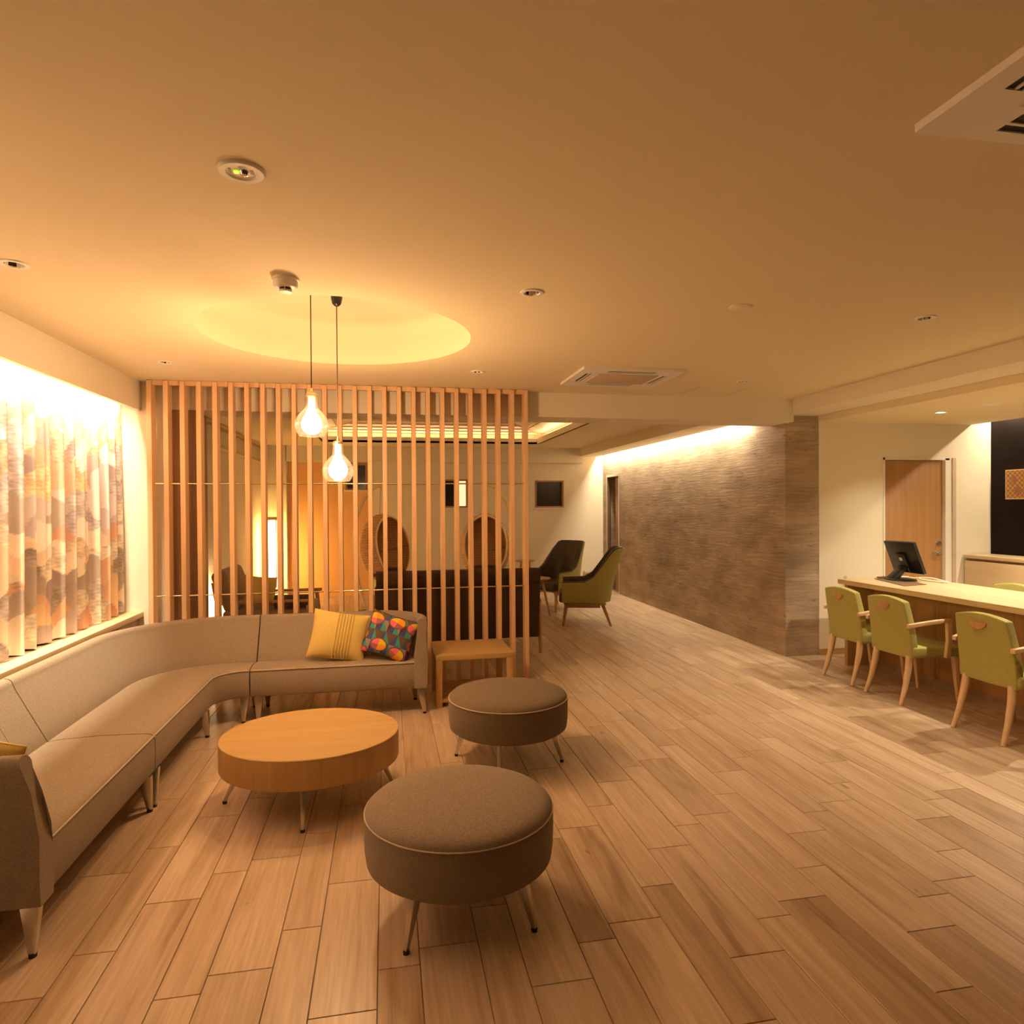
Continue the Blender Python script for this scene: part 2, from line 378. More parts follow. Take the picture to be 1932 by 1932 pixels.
# ---- main ceiling with round recess and downlight cut-outs
DC, DR, DZ = (-.26, 4.02), .77, 2.77
DL = [(-1.483, 3.04), (.68, 3.04), (-1.478, 4.915), (.68, 4.9), (2.87, 3.1), (2.868, 4.95)]
DLh = DL
hl = [(x - .034, x + .034, y - .034, y + .034) for x, y in DLh]
dome_h = (DC[0] - DR, DC[0] + DR, DC[1] - DR, DC[1] + DR)
cl = MB().plate(-2.35, 3.83, -7.0, 5.72, ZC, ZC + .04, hl + [dome_h])
n = 96
for i in range(n):   # square-to-circle ring and recess wall
    a0, a1 = 2 * PI * i / n, 2 * PI * (i + 1) / n
    def sq(a):
        c, s_ = math.cos(a), math.sin(a); k = DR / max(abs(c), abs(s_)); return DC[0] + c * k, DC[1] + s_ * k
    def ci(a, r=DR): return DC[0] + r * math.cos(a), DC[1] + r * math.sin(a)
    cl.add([(*sq(a0), ZC), (*sq(a1), ZC), (*ci(a1), ZC), (*ci(a0), ZC)], [(0, 1, 2, 3)])
cl.add([], [])
co_ = struct(cl.build('ceiling', 'ceiling'), 'cream painted main ceiling')
dm = MB(); prof = [(DR, ZC), (DR, DZ - .12)] + [(DR - .12 + .12 * math.cos(a), DZ - .12 + .12 * math.sin(a)) for a in [PI / 2 * i / 8 for i in range(1, 9)]] + [(.0005, DZ)]
dm.loft([[(DC[0] + r * math.cos(2 * PI * i / n), DC[1] + r * math.sin(2 * PI * i / n), z) for i in range(n)] for r, z in prof], cap=False)
struct(dm.build('ceiling_recess', 'ceiling', co_, smooth=True), 'round recess above the pendants')
# hatch outline on ceiling
for x in (2.635, 3.078): MB().box(x - .003, x + .003, 5.245, 5.60, ZC - .0015, ZC + .002).build('hatch_joint', 'grille', co_)
for y in (5.245, 5.60): MB().box(2.632, 3.081, y - .002, y + .002, ZC - .001, ZC + .002).build('hatch_joint', 'ceiling', co_)

# ---- lateral beam, right beam, reception ceiling
struct(MB().box(-2.35, 3.84, 5.72, 6.10, 2.285, 2.6).build('trim_1', 'plaster'), 'deep lateral ceiling beam above the slat screen')
struct(MB().box(3.83, 4.20, -7.0, 5.86, 2.365, 2.6).build('trim_2', 'plaster'), 'ceiling beam between lounge and reception')
rh = [(4.85 - .036, 4.85 + .036, y - .036, y + .036) for y in (5.07, 4.1, 3.1, 2.1)]
struct(MB().plate(4.20, 5.97, -7.0, 5.87, 2.306, 2.40, rh).build('ceiling', 'ceiling'), 'lower cream ceiling over the reception desk')
struct(MB().box(5.9, 6.5, -7.0, 5.9, 2.52, 2.6).build('trim_3', 'ceiling'), 'top of the light slot at the black wall')
# ---- left side: pelmet, window wall, ledge, return wall
struct(MB().box(-1.94, -1.905, -7.0, 5.72, 2.27, 2.5).build('trim_4', 'plaster'), 'cream pelmet hiding the light above the curtain')
struct(MB().box(-2.40, -2.25, -7.0, 5.72, 0, 2.6).build('wall_left', 'plaster'), 'cream wall behind the curtain')
struct(MB().box(-2.25, -1.94, -7.0, 5.72, 0, .63).build('wall_left_lower', 'panel'), 'low wall under the window ledge')
struct(MB().box(-2.25, -1.905, -7.0, 5.72, .634, .674).build('trim_5', 'oakY', bevel=.003), 'pale oak window ledge under the curtain')
struct(MB().box(-2.40, -1.70, 5.72, 6.10, 0, 2.285).build('wall_return', 'plaster'), 'cream end wall beside the curtain')
struct(MB().box(-1.70, -1.512, 5.715, 6.10, 0, 2.285).build('wall_return_panel', 'panel', bevel=.003), 'brown wood-clad wall end behind the slats')
# ---- board-formed concrete wall with door opening
struct(MB().plate(5.86, 11.45, 0, 2.6, 3.84, 4.205, [(10.55, 11.165, -.1, 2.0)], 'X').build('wall_right', 'concrete'), 'board-formed concrete wall')
# ---- reception wall with door opening
struct(MB().plate(4.205, 6.25, 0, 2.6, 5.855, 6.0, [(4.93, 5.70, -.1, 1.945)], 'Y').build('wall_reception', 'plaster'), 'cream wall behind the reception desk')
struct(MB().box(6.21, 6.40, -7.0, 5.855, 0, 2.6).build('wall_dark', 'darkwall'), 'black wall panel behind the reception')
struct(MB().box(4.205, 4.93, 5.845, 5.855, 0, .06).build('baseboard_reception', 'oakX'), 'pale oak baseboard')
struct(MB().box(-2.4, 6.4, -7.15, -7.0, 0, 2.6).build('wall_back', 'panel'), 'unseen dark brown wall far behind the camera')  # unseen, set far back and dark so it returns little fill light
# reception door
d1 = thing('door_1', 'plain oak veneer door behind the reception desk', 'door'); d1['kind'] = 'structure'
MB().box(4.945, 5.648, 5.885, 5.925, .005, 1.935).build('door_leaf', 'door', d1, bevel=.002)
MB().box(4.925, 4.943, 5.845, 5.96, 0, 1.955).box(5.65, 5.70, 5.845, 5.96, 0, 1.955).box(4.925, 5.70, 5.845, 5.96, 1.938, 1.955).build('door_frame', 'white', d1)
h = MB().cyl((5.60, 5.885, .985), (5.60, 5.845, .985), .009).cyl((5.60, 5.847, .985), (5.50, 5.847, .985), .008).build('door_handle', 'chrome', d1, smooth=True)
MB().cyl((5.60, 5.886, 1.085), (5.60, 5.868, 1.085), .022).cyl((5.60, 5.886, .985), (5.60, 5.874, .985), .022).build('lock', 'chrome', d1, smooth=True)
MB().box(5.735, 5.775, 5.842, 5.856, 0, 1.96).build('strike_trim', 'grille', d1)
# back-room door in the concrete wall
d2 = thing('door_2', 'half-open reddish wood sliding door in the concrete wall', 'door'); d2['kind'] = 'structure'
MB().box(3.92, 3.955, 10.50, 10.97, .005, 1.98).build('door_leaf', 'doorred', d2, bevel=.002)
MB().plate(10.535, 11.18, 0, 2.02, 3.83, 3.90, [(10.57, 11.145, -.1, 1.985)], 'X').build('door_frame', 'chrome', d2)
MB().tube([(3.912, 10.64 + .028 * math.cos(a), 1.42 + .13 * math.sin(a)) for a in [2 * PI * i / 24 for i in range(24)]], .009, 8, True).build('door_handle', 'mirror', d2, smooth=True)
MB().box(4.0, 4.03, 10.3, 11.4, 0, 2.2).build('dark_beyond', 'panel', d2)

# ---- back room
COF = (-.93, 2.425, 6.6, 10.53)
struct(MB().plate(-2.1, 3.85, 6.10, 11.5, ZC, ZC + .03, [COF]).build('ceiling', 'ceiling'), 'cream ceiling of the back lounge')
MB().box(-2.1, -1.985, 6.10, 11.5, 0, 2.5).build('wall_left_back', 'plaster')
struct(bpy.data.objects['wall_left_back'], 'cream left wall of the back lounge')
struct(MB().box(-1.985, -1.93, 6.10, 11.25, 2.455, 2.5).build('trim_6', 'oakY'), 'thin wood ceiling edge on the left wall of the back lounge')
struct(MB().box(-1.985, -1.90, 6.10, 11.25, 2.20, 2.235).build('trim_7', 'oakY'), 'narrow wood rail along the left wall of the back lounge')
W1, W2, W3 = (2.593, 3.103, 1.464, 1.935), (.985, 1.385, 1.475, 1.952), (-.66, -.317, 1.781, 2.217)
struct(MB().plate(-.26, 3.84, 0, 2.5, 11.40, 11.52, [W1, W2], 'Y').build('wall_far', 'plaster'), 'cream far wall of the back lounge')
struct(MB().plate(-1.6, -.26, 0, 2.5, 11.40, 11.52, [W3], 'Y').build('wall_far_orange', 'orange_far'), 'orange section of the far wall')
struct(MB().box(-1.99, -1.59, 11.25, 11.5, 0, 2.5).build('wall_far_niche', 'plaster'), 'cream wall section behind the tall paper lamp')
struct(MB().box(-1.6, 3.42, 11.25, 11.41, 2.243, 2.5).build('trim_8', 'plaster'), 'ceiling beam along the far wall')
struct(MB().box(3.373, 3.715, 6.10, 11.4, 2.36, 2.5).build('trim_9', 'plaster'), 'dropped ceiling strip beside the concrete wall')
MB().box(-.262, -.257, 11.397, 11.401, 1.70, 2.243).build('wall_joint', 'grille', bpy.data.objects['wall_far'])
for i, (x0, x1, z0, z1) in enumerate((W1, W2, W3)):
    wn_ = thing('window_%d' % (i + 1), ['small dark square window beside the concrete corner', 'small dark high window behind the hanging chairs', 'small dark window high behind the pendant lamp'][i], 'window'); wn_['kind'] = 'structure'
    MB().box(x0, x1, 11.47, 11.48, z0, z1).build('pane', 'window', wn_)
    f = .022
    MB().plate(x0 - .004, x1 + .004, z0 - .004, z1 + .004, 11.385, 11.478, [(x0 + f, x1 - f, z0 + f, z1 - f)], 'Y').build('window_frame', 'doorred' if i == 0 else 'panel', wn_)
    MB().box(x0 - .03, x1 + .03, 11.375, 11.40, z0 - .03, z0 - .005).build('window_sill', 'white', wn_)
    if i == 1: MB().box(x0 + .235, x1, 11.464, 11.469, z0, z1).build('lit_pane', 'litpane', wn_)
    if i == 1: MB().box(x0 + .225, x0 + .235, 11.45, 11.47, z0, z1).build('mullion', 'panel', wn_)
# coffer with lip, hipped slatted roof
cf = thing('ceiling_coffer', 'lit coffered ceiling recess with thin wooden slats', 'ceiling recess', (.75, 8.565, 2.5)); cf['kind'] = 'structure'
hx, hy = 1.6775, 1.965
MB().plate(-hx - .03, hx + .03, -hy - .03, hy + .03, 0, .085, [(-hx, hx, -hy, hy)]).build('lip', 'plaster', cf)
ox, oy = hx + .28, hy + .28; rz_ = .50; rl = oy - ox
V = [(-ox, -oy, .16), (ox, -oy, .16), (ox, oy, .16), (-ox, oy, .16), (0, -rl, rz_), (0, rl, rz_)]
MB().add(V, [(0, 1, 4), (1, 2, 5, 4), (2, 3, 5), (3, 0, 4, 5)]).build('coffer_roof', 'white', cf)
MB().plate(-ox - .02, ox + .02, -oy - .02, oy + .02, .02, .17, [(-ox, ox, -oy, oy)]).build('coffer_side', 'ceiling', cf)
def slat(p, q):
    p = Vector(p); q = Vector(q); MB().cyl(p, q, .011, n=4).build('coffer_slat', 'slat', cf)
for i in range(1, 12):
    f = i / 12
    x = ox * (1 - f); z = .16 + (rz_ - .16) * f - .03
    for s_ in (-1, 1): slat((-x, s_ * (oy - ox * f), z), (x, s_ * (oy - ox * f), z))
    if i % 2:
        for s_ in (-1, 1): slat((s_ * x, -(oy - ox * f), z), (s_ * x, oy - ox * f, z))
for sx in (-1, 1):
    for sy in (-1, 1): slat((sx * ox, sy * oy, .13), (0, sy * rl, rz_ - .03))

# ================================================================== SLAT SCREEN
sc = thing('slat_screen', 'floor-to-ceiling screen of vertical pale wood slats', 'screen', (-.31, 5.63, 0))
sm = MB().box(-.018, .018, -.05, .05, .004, 2.492).build('slat', 'slat', sc, bevel=.002, seg=1)
sm.location = (-1.805 + .31, 0, 0)
for i in range(1, 26):
    o = sm.copy(); COL.objects.link(o); o.parent = sc; o.location = (-1.805 + .31 + i * .1198, 0, 0)
MB().box(-1.52, 1.52, -.02, .02, 2.462, 2.499).build('top_rail', 'slat', sc)
MB().box(-1.52, 1.52, -.02, .02, .0, .02).build('bottom_rail', 'slat', sc)
for z in (1.689, .803): MB().cyl((-1.50, -.01, z), (1.50, -.01, z), .006, n=10).build('rod', 'brass', sc, smooth=True)

# ================================================================== CURTAIN
def hill_color(u, v):
    c = (.80, .62, .47)
    for (base, per, amp, ph, col, k) in LAY:
        a = u / per + ph; cell = math.floor(a); fx = a - cell
        rr = random.Random(cell * 77 + k * 1009)
        hgt = base + amp * (rr.random() - .3) + amp * (math.sin(PI * fx) ** .6 if k % 3 else math.sin(PI * fx) ** 2)
        hgt += .012 * math.sin(u * 40 + k)
        if v < hgt:
            cc = col[rr.randrange(len(col))]
            d = (hgt - v)
            tt = .5 + .5 * math.sin(u * 61 + math.sin(v * 90 + k) * 2) * math.sin(v * 140 + u * 30)
            if rr.random() < .35: cc = tuple(x * (.6 + .5 * tt) for x in cc)
            sh = 1 - .16 * min(1, d / .12)
            c = tuple(x * (2 - sh) * .96 for x in cc)
    return c
PAL = [(.84, .70, .56), (.72, .45, .30), (.66, .38, .27), (.38, .28, .26), (.86, .78, .68), (.56, .46, .45), (.80, .58, .36), (.45, .36, .30), (.85, .64, .48), (.64, .54, .51)]
LAY = []
lr = random.Random(5)
for k in range(17):
    v0 = 1.62 - k * .100
    LAY.append((v0, lr.uniform(.22, .42), lr.uniform(.07, .15), lr.random(), [PAL[lr.randrange(10)] for _ in range(3)], k))
NU, NV = 620, 210
cv, cfc, cols = [], [], []
y0c, y1c, zb, zt = 1.2, 5.66, .682, 2.46
us = []; acc = 0; prev = None
for i in range(NU + 1):
    y = y0c + (y1c - y0c) * i / NU
    ph = y * 2 * PI / .165 + .9 * math.sin(y * 3.1)
    x = -2.045 + .032 * math.sin(ph) + .012 * math.sin(ph * 2.3 + 1)
    if prev: acc += math.hypot(x - prev[0], y - prev[1])
    prev = (x, y); us.append((x, y, acc))
for j in range(NV + 1):
    z = zb + (zt - zb) * j / NV
    for x, y, a in us:
        wv = .012 * math.sin(a * 23) * (1 - j / NV) if j < 6 else 0
        cv.append((x + .015 * math.sin(z * 2.2 + y) * .4, y, z + wv * .5)); cols.append(hill_color(a, z - zb))
for j in range(NV):
    for i in range(NU):
        k = j * (NU + 1) + i; cfc.append((k, k + 1, k + NU + 2, k + NU + 1))
b = MB(); b.v = cv; b.f = cfc
ct = thing('curtain', 'pleated curtain printed with rust, cream and grey hill shapes', 'curtain', (0, 0, 0))
cpo = b.build('fabric', 'curtain', ct, smooth=True, angle=180)
ca = cpo.data.color_attributes.new('print', 'FLOAT_COLOR', 'POINT')
ca.data.foreach_set('color', [q for c in cols for q in (*c, 1)])
MB().box(-2.06, -2.02, 1.2, 5.68, 2.46, 2.478).build('curtain_track', 'white', ct)

# ================================================================== MODULAR SOFA
def rnd_prof(a, b_, c, top, z0=.19):
    pts = [(0, z0), (0, .36), (a * .25, .44), (a * .6, .55), (a * .88, top - .05)]
    cx, rr = (a + b_) / 2, (b_ - a) / 2 + .012
    for i in range(7):
        t_ = PI - PI * i / 6; pts.append((cx + rr * math.cos(t_), top - .03 + .03 * math.sin(t_)))
    pts += [(b_ + .004, top - .12), ((b_ + c) / 2 + .004, .42), (c, .26), (c - .006, z0)]
    return pts
BACK = (.165, .215, .19, .69); ARM = (.035, .082, .092, .685)
def mixp(t_): return tuple(x * (1 - t_) + y * t_ for x, y in zip(BACK, ARM))
def tub(sts):
    secs = []
    for (x, y, nx, ny, t_) in sts:
        secs.append([(x + nx * o, y + ny * o, z) for o, z in rnd_prof(*mixp(t_))])
    return MB().loft(secs)
def seat(sts, z0=.19, z1=.385):
    secs = []
    for (bx, by, fx, fy) in sts:
        d = Vector((fx - bx, fy - by)); Ln = d.length; d /= Ln
        pr = [(0, z0), (0, z1 - .012), (.05, z1 - .004), (Ln * .5, z1 + .004), (Ln - .05, z1 - .001), (Ln - .022, z1 - .004), (Ln - .007, z1 - .014), (Ln, z1 - .032), (Ln + .002, z1 - .10), (Ln - .002, z0 + .012), (Ln - .012, z0)]
        secs.append([(bx + d.x * o, by + d.y * o, z) for o, z in pr])
    return MB().loft(secs)
def pipe(sts, z=.373): return MB().tube([(fx, fy, z) for _, _, fx, fy in sts], .004, 6)
def sofa_leg(root, p, q):
    g = MB().taper((*p, .192), (*q, .012), .062, .034, .024, .02).build('leg', 'chrome', root, bevel=.003)
    MB().cyl((*q, 0), (*q, .014), .013, n=10).build('foot', 'foot', g)
BX, FX, BY, FY = -1.605, -1.135, 5.055, 4.80
# near-left unit with arm
s1 = thing('sofa_unit', 'taupe sofa unit nearest the camera with an upright end arm', 'sofa', (0, 0, 0), 0, 'modular corner sofa')
st = [(BX - .02, y, FX, y) for y in (2.475, 2.8, 3.2, 3.537)]
e = seat(st).build('seat', 'taupe', s1, smooth=True, angle=60); pipe(st).build('piping', 'piping', e, smooth=True)
tub([(BX, 3.537 - (3.537 - 3.30) * i / 2, -1, 0, 0) for i in range(3)][::-1]).build('backrest', 'taupe', s1, smooth=True, angle=60)
R_ = .27; arm = [(BX, 3.296, -1, 0, 0), (BX, 3.0, -1, 0, 0), (BX, 2.49 + R_ + .08, -1, 0, .1)]
for i in range(0, 11):
    a = PI + PI / 2 * i / 10; arm.append((BX + R_ + R_ * math.cos(a), 2.50 + R_ + R_ * math.sin(a), math.cos(a), math.sin(a), min(1, .15 + i / 10)))
arm += [(-1.22, 2.50, 0, -1, 1), (-1.16, 2.50, 0, -1, 1), (-1.125, 2.50, 0, -1, 1)]
am = tub(arm)
for i in range(len(am.v)):   # arm front edge curves in towards the top
    x, y, z = am.v[i]
    if x > -1.20 and y < 2.52: am.v[i] = (x - max(0, z - .42) ** 1.5 * .45, y, z)
am.build('arm', 'taupe', s1, smooth=True, angle=60)
for p, q in (((-1.17, 2.45), (-1.174, 2.462)), ((-1.165, 3.49), (-1.158, 3.53)), ((-1.72, 2.50), (-1.74, 2.50)), ((-1.72, 3.49), (-1.74, 3.49))): sofa_leg(s1, p, q)
# curved corner unit
s2 = thing('sofa_unit', 'curved taupe corner sofa unit in front of the slat screen', 'sofa', (0, 0, 0), 0, 'modular corner sofa')
st = [(BX - .02, y, FX, y) for y in (3.545, 3.9, 4.3, 4.54)]
bk = [(BX, y, -1, 0, 0) for y in (3.545, 3.9, 4.3, 4.52)]
for i in range(1, 13):
    a = PI - PI / 2 * i / 12
    bp = (-1.09 + .515 * math.cos(a), 4.54 + .515 * math.sin(a)); fp = (-.945 + .19 * math.cos(a), 4.61 + .19 * math.sin(a))
    bk.append((*bp, math.cos(a), math.sin(a), 0)); st.append((bp[0] + .02 * math.cos(a), bp[1] + .02 * math.sin(a), *fp))
bk += [(-1.0, BY, 0, 1, 0), (-.938, BY, 0, 1, 0)]; st += [(-.938, BY + .02, -.872, FY)]
st[-1] = (-.938, BY + .02, -.938 + .001, FY); st[-2] = (-1.0, BY + .02, -.958, FY - .001)
e = seat(st).build('seat', 'taupe', s2, smooth=True, angle=60); pipe(st).build('piping', 'piping', e, smooth=True)
tub(bk).build('backrest', 'taupe', s2, smooth=True, angle=60)
for p, q in (((-1.165, 3.60), (-1.155, 3.583)), ((-1.165, 4.54), (-1.158, 4.60)), ((-.975, 4.86), (-.985, 4.85)), ((-1.72, 3.6), (-1.74, 3.6)), ((-.98, 5.2), (-.98, 5.22)), ((-1.45, 4.95), (-1.46, 4.97))): sofa_leg(s2, p, q)
# right unit with rounded arm
s3 = thing('sofa_unit', 'straight taupe sofa unit with rounded arm, carrying the cushions', 'sofa', (0, 0, 0), 0, 'modular corner sofa')
st = [(x, BY + .02, x, FY) for x in (-.928, -.6, -.2, .19)]
e = seat(st).build('seat', 'taupe', s3, smooth=True, angle=60); pipe(st).build('piping', 'piping', e, smooth=True)
bk = [(x, BY, 0, 1, 0) for x in (-.928, -.5, -.12)]
tub(bk).build('backrest', 'taupe', s3, smooth=True, angle=60)
R3 = .20; bk = [(-.118, BY, 0, 1, 0)]
for i in range(11):
    a = PI / 2 - PI / 2 * i / 10; bk.append((.19 - R3 + R3 * math.cos(a), BY - R3 + R3 * math.sin(a), math.cos(a), math.sin(a), i / 10))
bk += [(.19, 4.84, 1, 0, 1), (.19, 4.81, 1, 0, 1), (.19, 4.785, 1, 0, 1)]
am = tub(bk)
for i in range(len(am.v)):
    x, y, z = am.v[i]
    if y < 4.86 and x > .1: am.v[i] = (x, y + max(0, z - .42) ** 1.5 * .35, z)
am.build('arm', 'taupe', s3, smooth=True, angle=60)
for p, q in (((-.885, 4.86), (-.885, 4.845)), ((.235, 4.84), (.262, 4.815)), ((-.885, 5.2), (-.885, 5.22)), ((.2, 5.15), (.21, 5.17))): sofa_leg(s3, p, q)

# ---- cushions
def cushion(name, label, w_, h_, th, loc, rot, mat, col=None, NN=44, sag=.0, pinch=.14):
    t_ = thing(name, label, 'cushion', loc); t_.rotation_euler = rot
    b = MB(); cs = []
    def P(u, v, s_):
        e = (1 - abs(u) ** 2.6) * (1 - abs(v) ** 2.6)
        px = u * w_ / 2 * (1 - pinch * (1 - v * v) * .5 * abs(u)); pz = v * h_ / 2 * (1 - pinch * (1 - u * u) * .5 * abs(v))
        return (px, s_ * (th / 2 * max(0, e) ** .55 + .002), pz)
    for s_ in (-1, 1):
        k = len(b.v)
        for j in range(NN + 1):
            for i in range(NN + 1):
                u, v = 2 * i / NN - 1, 2 * j / NN - 1
                b.v.append(P(u, v, s_)); cs.append(col(u, v) if col else (1, 1, 1))
        for j in range(NN):
            for i in range(NN):
                a = k + j * (NN + 1) + i; b.f.append((a, a + 1, a + NN + 2, a + NN + 1))
    c = b.build('cover', mat, t_, smooth=True, angle=180)
    if col:
        q = c.data.color_attributes.new('print', 'FLOAT_COLOR', 'POINT'); q.data.foreach_set('color', [z for x in cs for z in (*x, 1)])
    border = [P(u, v, 0) for u, v in [(2 * i / 16 - 1, -1) for i in range(16)] + [(1, 2 * i / 16 - 1) for i in range(16)] + [(1 - 2 * i / 16, 1) for i in range(16)] + [(-1, 1 - 2 * i / 16) for i in range(16)]]
    MB().tube(border, .0035, 6, True).build('piping', mat if not col else 'foot', t_, smooth=True)
    return t_
def geo(u, v):
    gx, gy = u * 1.75 + .25, v * 1.75 - .2
    c = (.075, .045, .035)
    q = math.floor((gx + gy) * .75) + math.floor((gx - gy) * .75)
    fx, fy = gx * 1.1 % 1, gy * 1.1 % 1
    row = math.floor(gy * 1.1)
    fx = (gx * 1.1 + .5 * (row % 2)) % 1
    if True:
        if fy < 1 - abs(2 * fx - 1): c = (.06, .07, .24) if fx < .5 else (.06, .30, .24)
        elif fx > .5 and row % 2 == 0: c = (.30, .22, .21)
        elif row % 2 == 0: c = (.12, .02, .02)
        else: c = (.13, .085, .055)
    else: c = (.15, .095, .06)
    cells = [(-1.05, .9), (.55, 1.0), (1.9, .9), (-1.9, -.55), (-.25, -1.15), (1.15, -1.5), (2.3, -.5), (-1.7, 1.9), (.0, 2.3), (-1.5, -2.0)]
    for k, (cx, cy) in enumerate(cells):
        dx, dy = gx - cx, gy - cy; rr = math.hypot(dx * .95, dy * 1.1)
        if rr < .62: c = (.16, .10, .065)
        if rr < .52:
            a = math.degrees(math.atan2(dy, dx)) % 360; a = (a + k * 25) % 360
            c = (.80, .30, .03) if a < 110 else (.72, .50, .04) if a < 190 else (.80, .16, .20) if a < 280 else (.38, .12, .13)
    return c
cy_ = cushion('throw_cushion', 'mustard yellow cushion with pleats leaning on the sofa back', .40, .345, .13, (-.345, 4.95, .560), (math.radians(-14), math.radians(10), 0), 'yellow')
for i in range(6):
    u = -.02 + .016 * i * 1.3
    pts = []
    for j in range(13):
        v = -.93 + 1.86 * j / 12; e = (1 - abs((u) / .2) ** 2.6) * (1 - abs(v) ** 2.6)
        pts.append((u, -(.065 * max(0, e) ** .55 + .0035), v * .185 * .93))
    MB().tube(pts, .0045, 6).build('pleat', 'yellow_d', cy_, smooth=True)
cushion('throw_cushion', 'dark cushion with colourful circles and triangles in the sofa corner', .36, .315, .13, (.02, 4.91, .548), (math.radians(-20), math.radians(17), math.radians(-14)), 'cushion', geo, NN=120)
cushion('throw_cushion', 'plain mustard cushion behind the near sofa arm', .30, .28, .10, (-1.44, 2.645, .575), (math.radians(14), math.radians(18), 0), 'yellow')

# ================================================================== OTTOMANS, COFFEE TABLE, SIDE TABLE
def ottoman(label, loc, a0, fab):
    t_ = thing('ottoman', label, 'ottoman', (*loc, 0), a0, 'round taupe ottomans')
    R = .352
    body = MB().lathe([(.002, .185), (.30, .186), (R - .03, .192), (R - .008, .207), (R - .002, .25), (R, .31), (R - .001, .36), (R - .004, .376)], 64).build('body', fab, t_, smooth=True)
    cs = MB().lathe([(R - .004, .376), (R - .008, .386), (R - .02, .397), (R - .05, .407), (R - .12, .414), (R - .22, .418), (.002, .419)], 64).build('seat_top', fab, t_, smooth=True)
    MB().tube([((R - .002) * math.cos(2 * PI * i / 64), (R - .002) * math.sin(2 * PI * i / 64), .3765) for i in range(64)], .0028, 6, True).build('seam', 'thread', cs, smooth=True)
    for i in range(4):
        a = PI / 2 * i; c, s_ = math.cos(a), math.sin(a)
        g = MB().taper((.262 * c, .262 * s_, .19), (.317 * c, .317 * s_, .012), .045, .032, .017, .015, a).build('leg', 'chrome', t_, bevel=.002)
        MB().cyl((.317 * c, .317 * s_, 0), (.317 * c, .317 * s_, .014), .011, n=10).build('foot', 'foot', g)
    return t_
ottoman('round taupe ottoman nearest the camera, on thin metal legs', (.262, 2.47), math.radians(229), 'taupe_d')
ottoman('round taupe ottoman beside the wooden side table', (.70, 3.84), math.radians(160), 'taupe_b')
tb = thing('coffee_table', 'low oval wooden coffee table with a deep drum edge', 'coffee table', (-.39, 3.55, 0))
A_, B_ = .446, .40
MB().lathe([(.002, .19), (.97, .19), (.992, .194), (1, .202), (1, .3235), (.996, .327)], 96, sx=A_, sy=B_).build('apron', 'oakZ', tb, smooth=True, angle=35)
MB().lathe([(.9965, .327), (1, .3285), (1, .333), (.994, .336), (.002, .336)], 96, sx=A_, sy=B_).build('table_top', 'oakX', tb, smooth=True, angle=35)
for c, s_, a in ((-1, 0, 0), (0, -1, PI / 2), (1, 0, 0), (0, 1, PI / 2)):
    rx, ry = .385, .34
    g = MB().taper((c * (rx - .045), s_ * (ry - .01), .192), (c * .425, s_ * .388, .012), .036, .03, .017, .015, a).build('leg', 'chrome', tb, bevel=.002)
    MB().cyl((c * .425, s_ * .388, 0), (c * .425, s_ * .388, .014), .011, n=10).build('foot', 'foot', g)
sd = thing('side_table', 'small rectangular oak side table with a lower shelf', 'side table', (.645, 5.17, 0))
MB().box(-.295, .295, -.265, .265, .35, .388).build('table_top', 'oakX', sd, bevel=.004)
for x in (-.268, .268):
    for y in (-.24, .24): MB().taper((x, y, .352), (x, y, 0), .05, .046, .046, .042).build('leg', 'oakZ', sd, bevel=.003)
MB().box(-.25, .25, -.25, .24, .035, .06).build('shelf', 'oakX', sd, bevel=.002)

# ================================================================== RECEPTION DESK
ds = thing('reception_desk', 'long oak reception desk with panelled front', 'desk', (4.5, 3.2, 0))
MB().box(-.388, .385, -3.4, 2.26, .757, .80).build('desk_top', 'oakY', ds, bevel=.003)
MB().box(-.33, .36, 2.20, 2.24, 0, .757).build('end_panel', 'oakZ', ds, bevel=.002)
for i in range(8):
    y1 = 2.2 - i * .70; MB().box(-.055, -.03, y1 - .697, y1, .05, .757).build('front_panel', 'door', ds, bevel=.002)
MB().box(-.03, .02, -3.4, 2.2, 0, .05).build('plinth', 'panel', ds)
cd = thing('credenza', 'low oak cabinet along the black reception wall', 'cabinet', (6.03, 3.5, 0))
MB().box(-.17, .17, -3.2, 2.335, .93, .965).build('cabinet_top', 'oakY', cd, bevel=.003)
MB().box(-.13, .17, -3.2, 2.335, 0, .93).build('body', 'panel', cd)
for i in range(7):
    y1 = 2.335 - i * .76; MB().box(-.16, -.135, y1 - .756, y1, .04, .905).build('cabinet_door', 'oakY', cd, bevel=.002)
# monitor
mo = thing('computer_monitor', 'black flat computer monitor seen from behind on the desk', 'monitor', (4.60, 5.245, .805))
tilt = math.radians(22)
bd = MB().box(-.012, .018, -.178, .178, 0, .305).build('screen_body', 'black', mo, bevel=.005); bd.location = (.09, 0, .062); bd.rotation_euler = (0, -tilt, 0)
sp = MB().box(.018, .0195, -.168, .168, .012, .293).build('screen', 'window', bd)
hs = MB().box(-.042, -.012, -.045, .06, .02, .20).build('stand_hinge', 'black', bd, bevel=.008)
MB().box(-.0435, -.042, -.02, .015, .135, .165).build('logo_plate', 'chrome', hs)
MB().box(-.0435, -.042, -.02, .03, .045, .065).build('cable_port', 'chrome', hs)
MB().loft([[(-.13, -.05, .008), (-.06, -.05, .008), (-.06, .05, .008), (-.13, .05, .008)], [(.02, -.045, .13), (.055, -.045, .13), (.055, .045, .13), (.02, .045, .13)]]).build('neck', 'black', mo, bevel=.004)
MB().lathe([(.002, 0), (1, 0), (1, .008), (.95, .012), (.002, .012)], 32, c=(-.03, -.03, 0), sx=.115, sy=.145).build('base', 'black', mo, smooth=True)
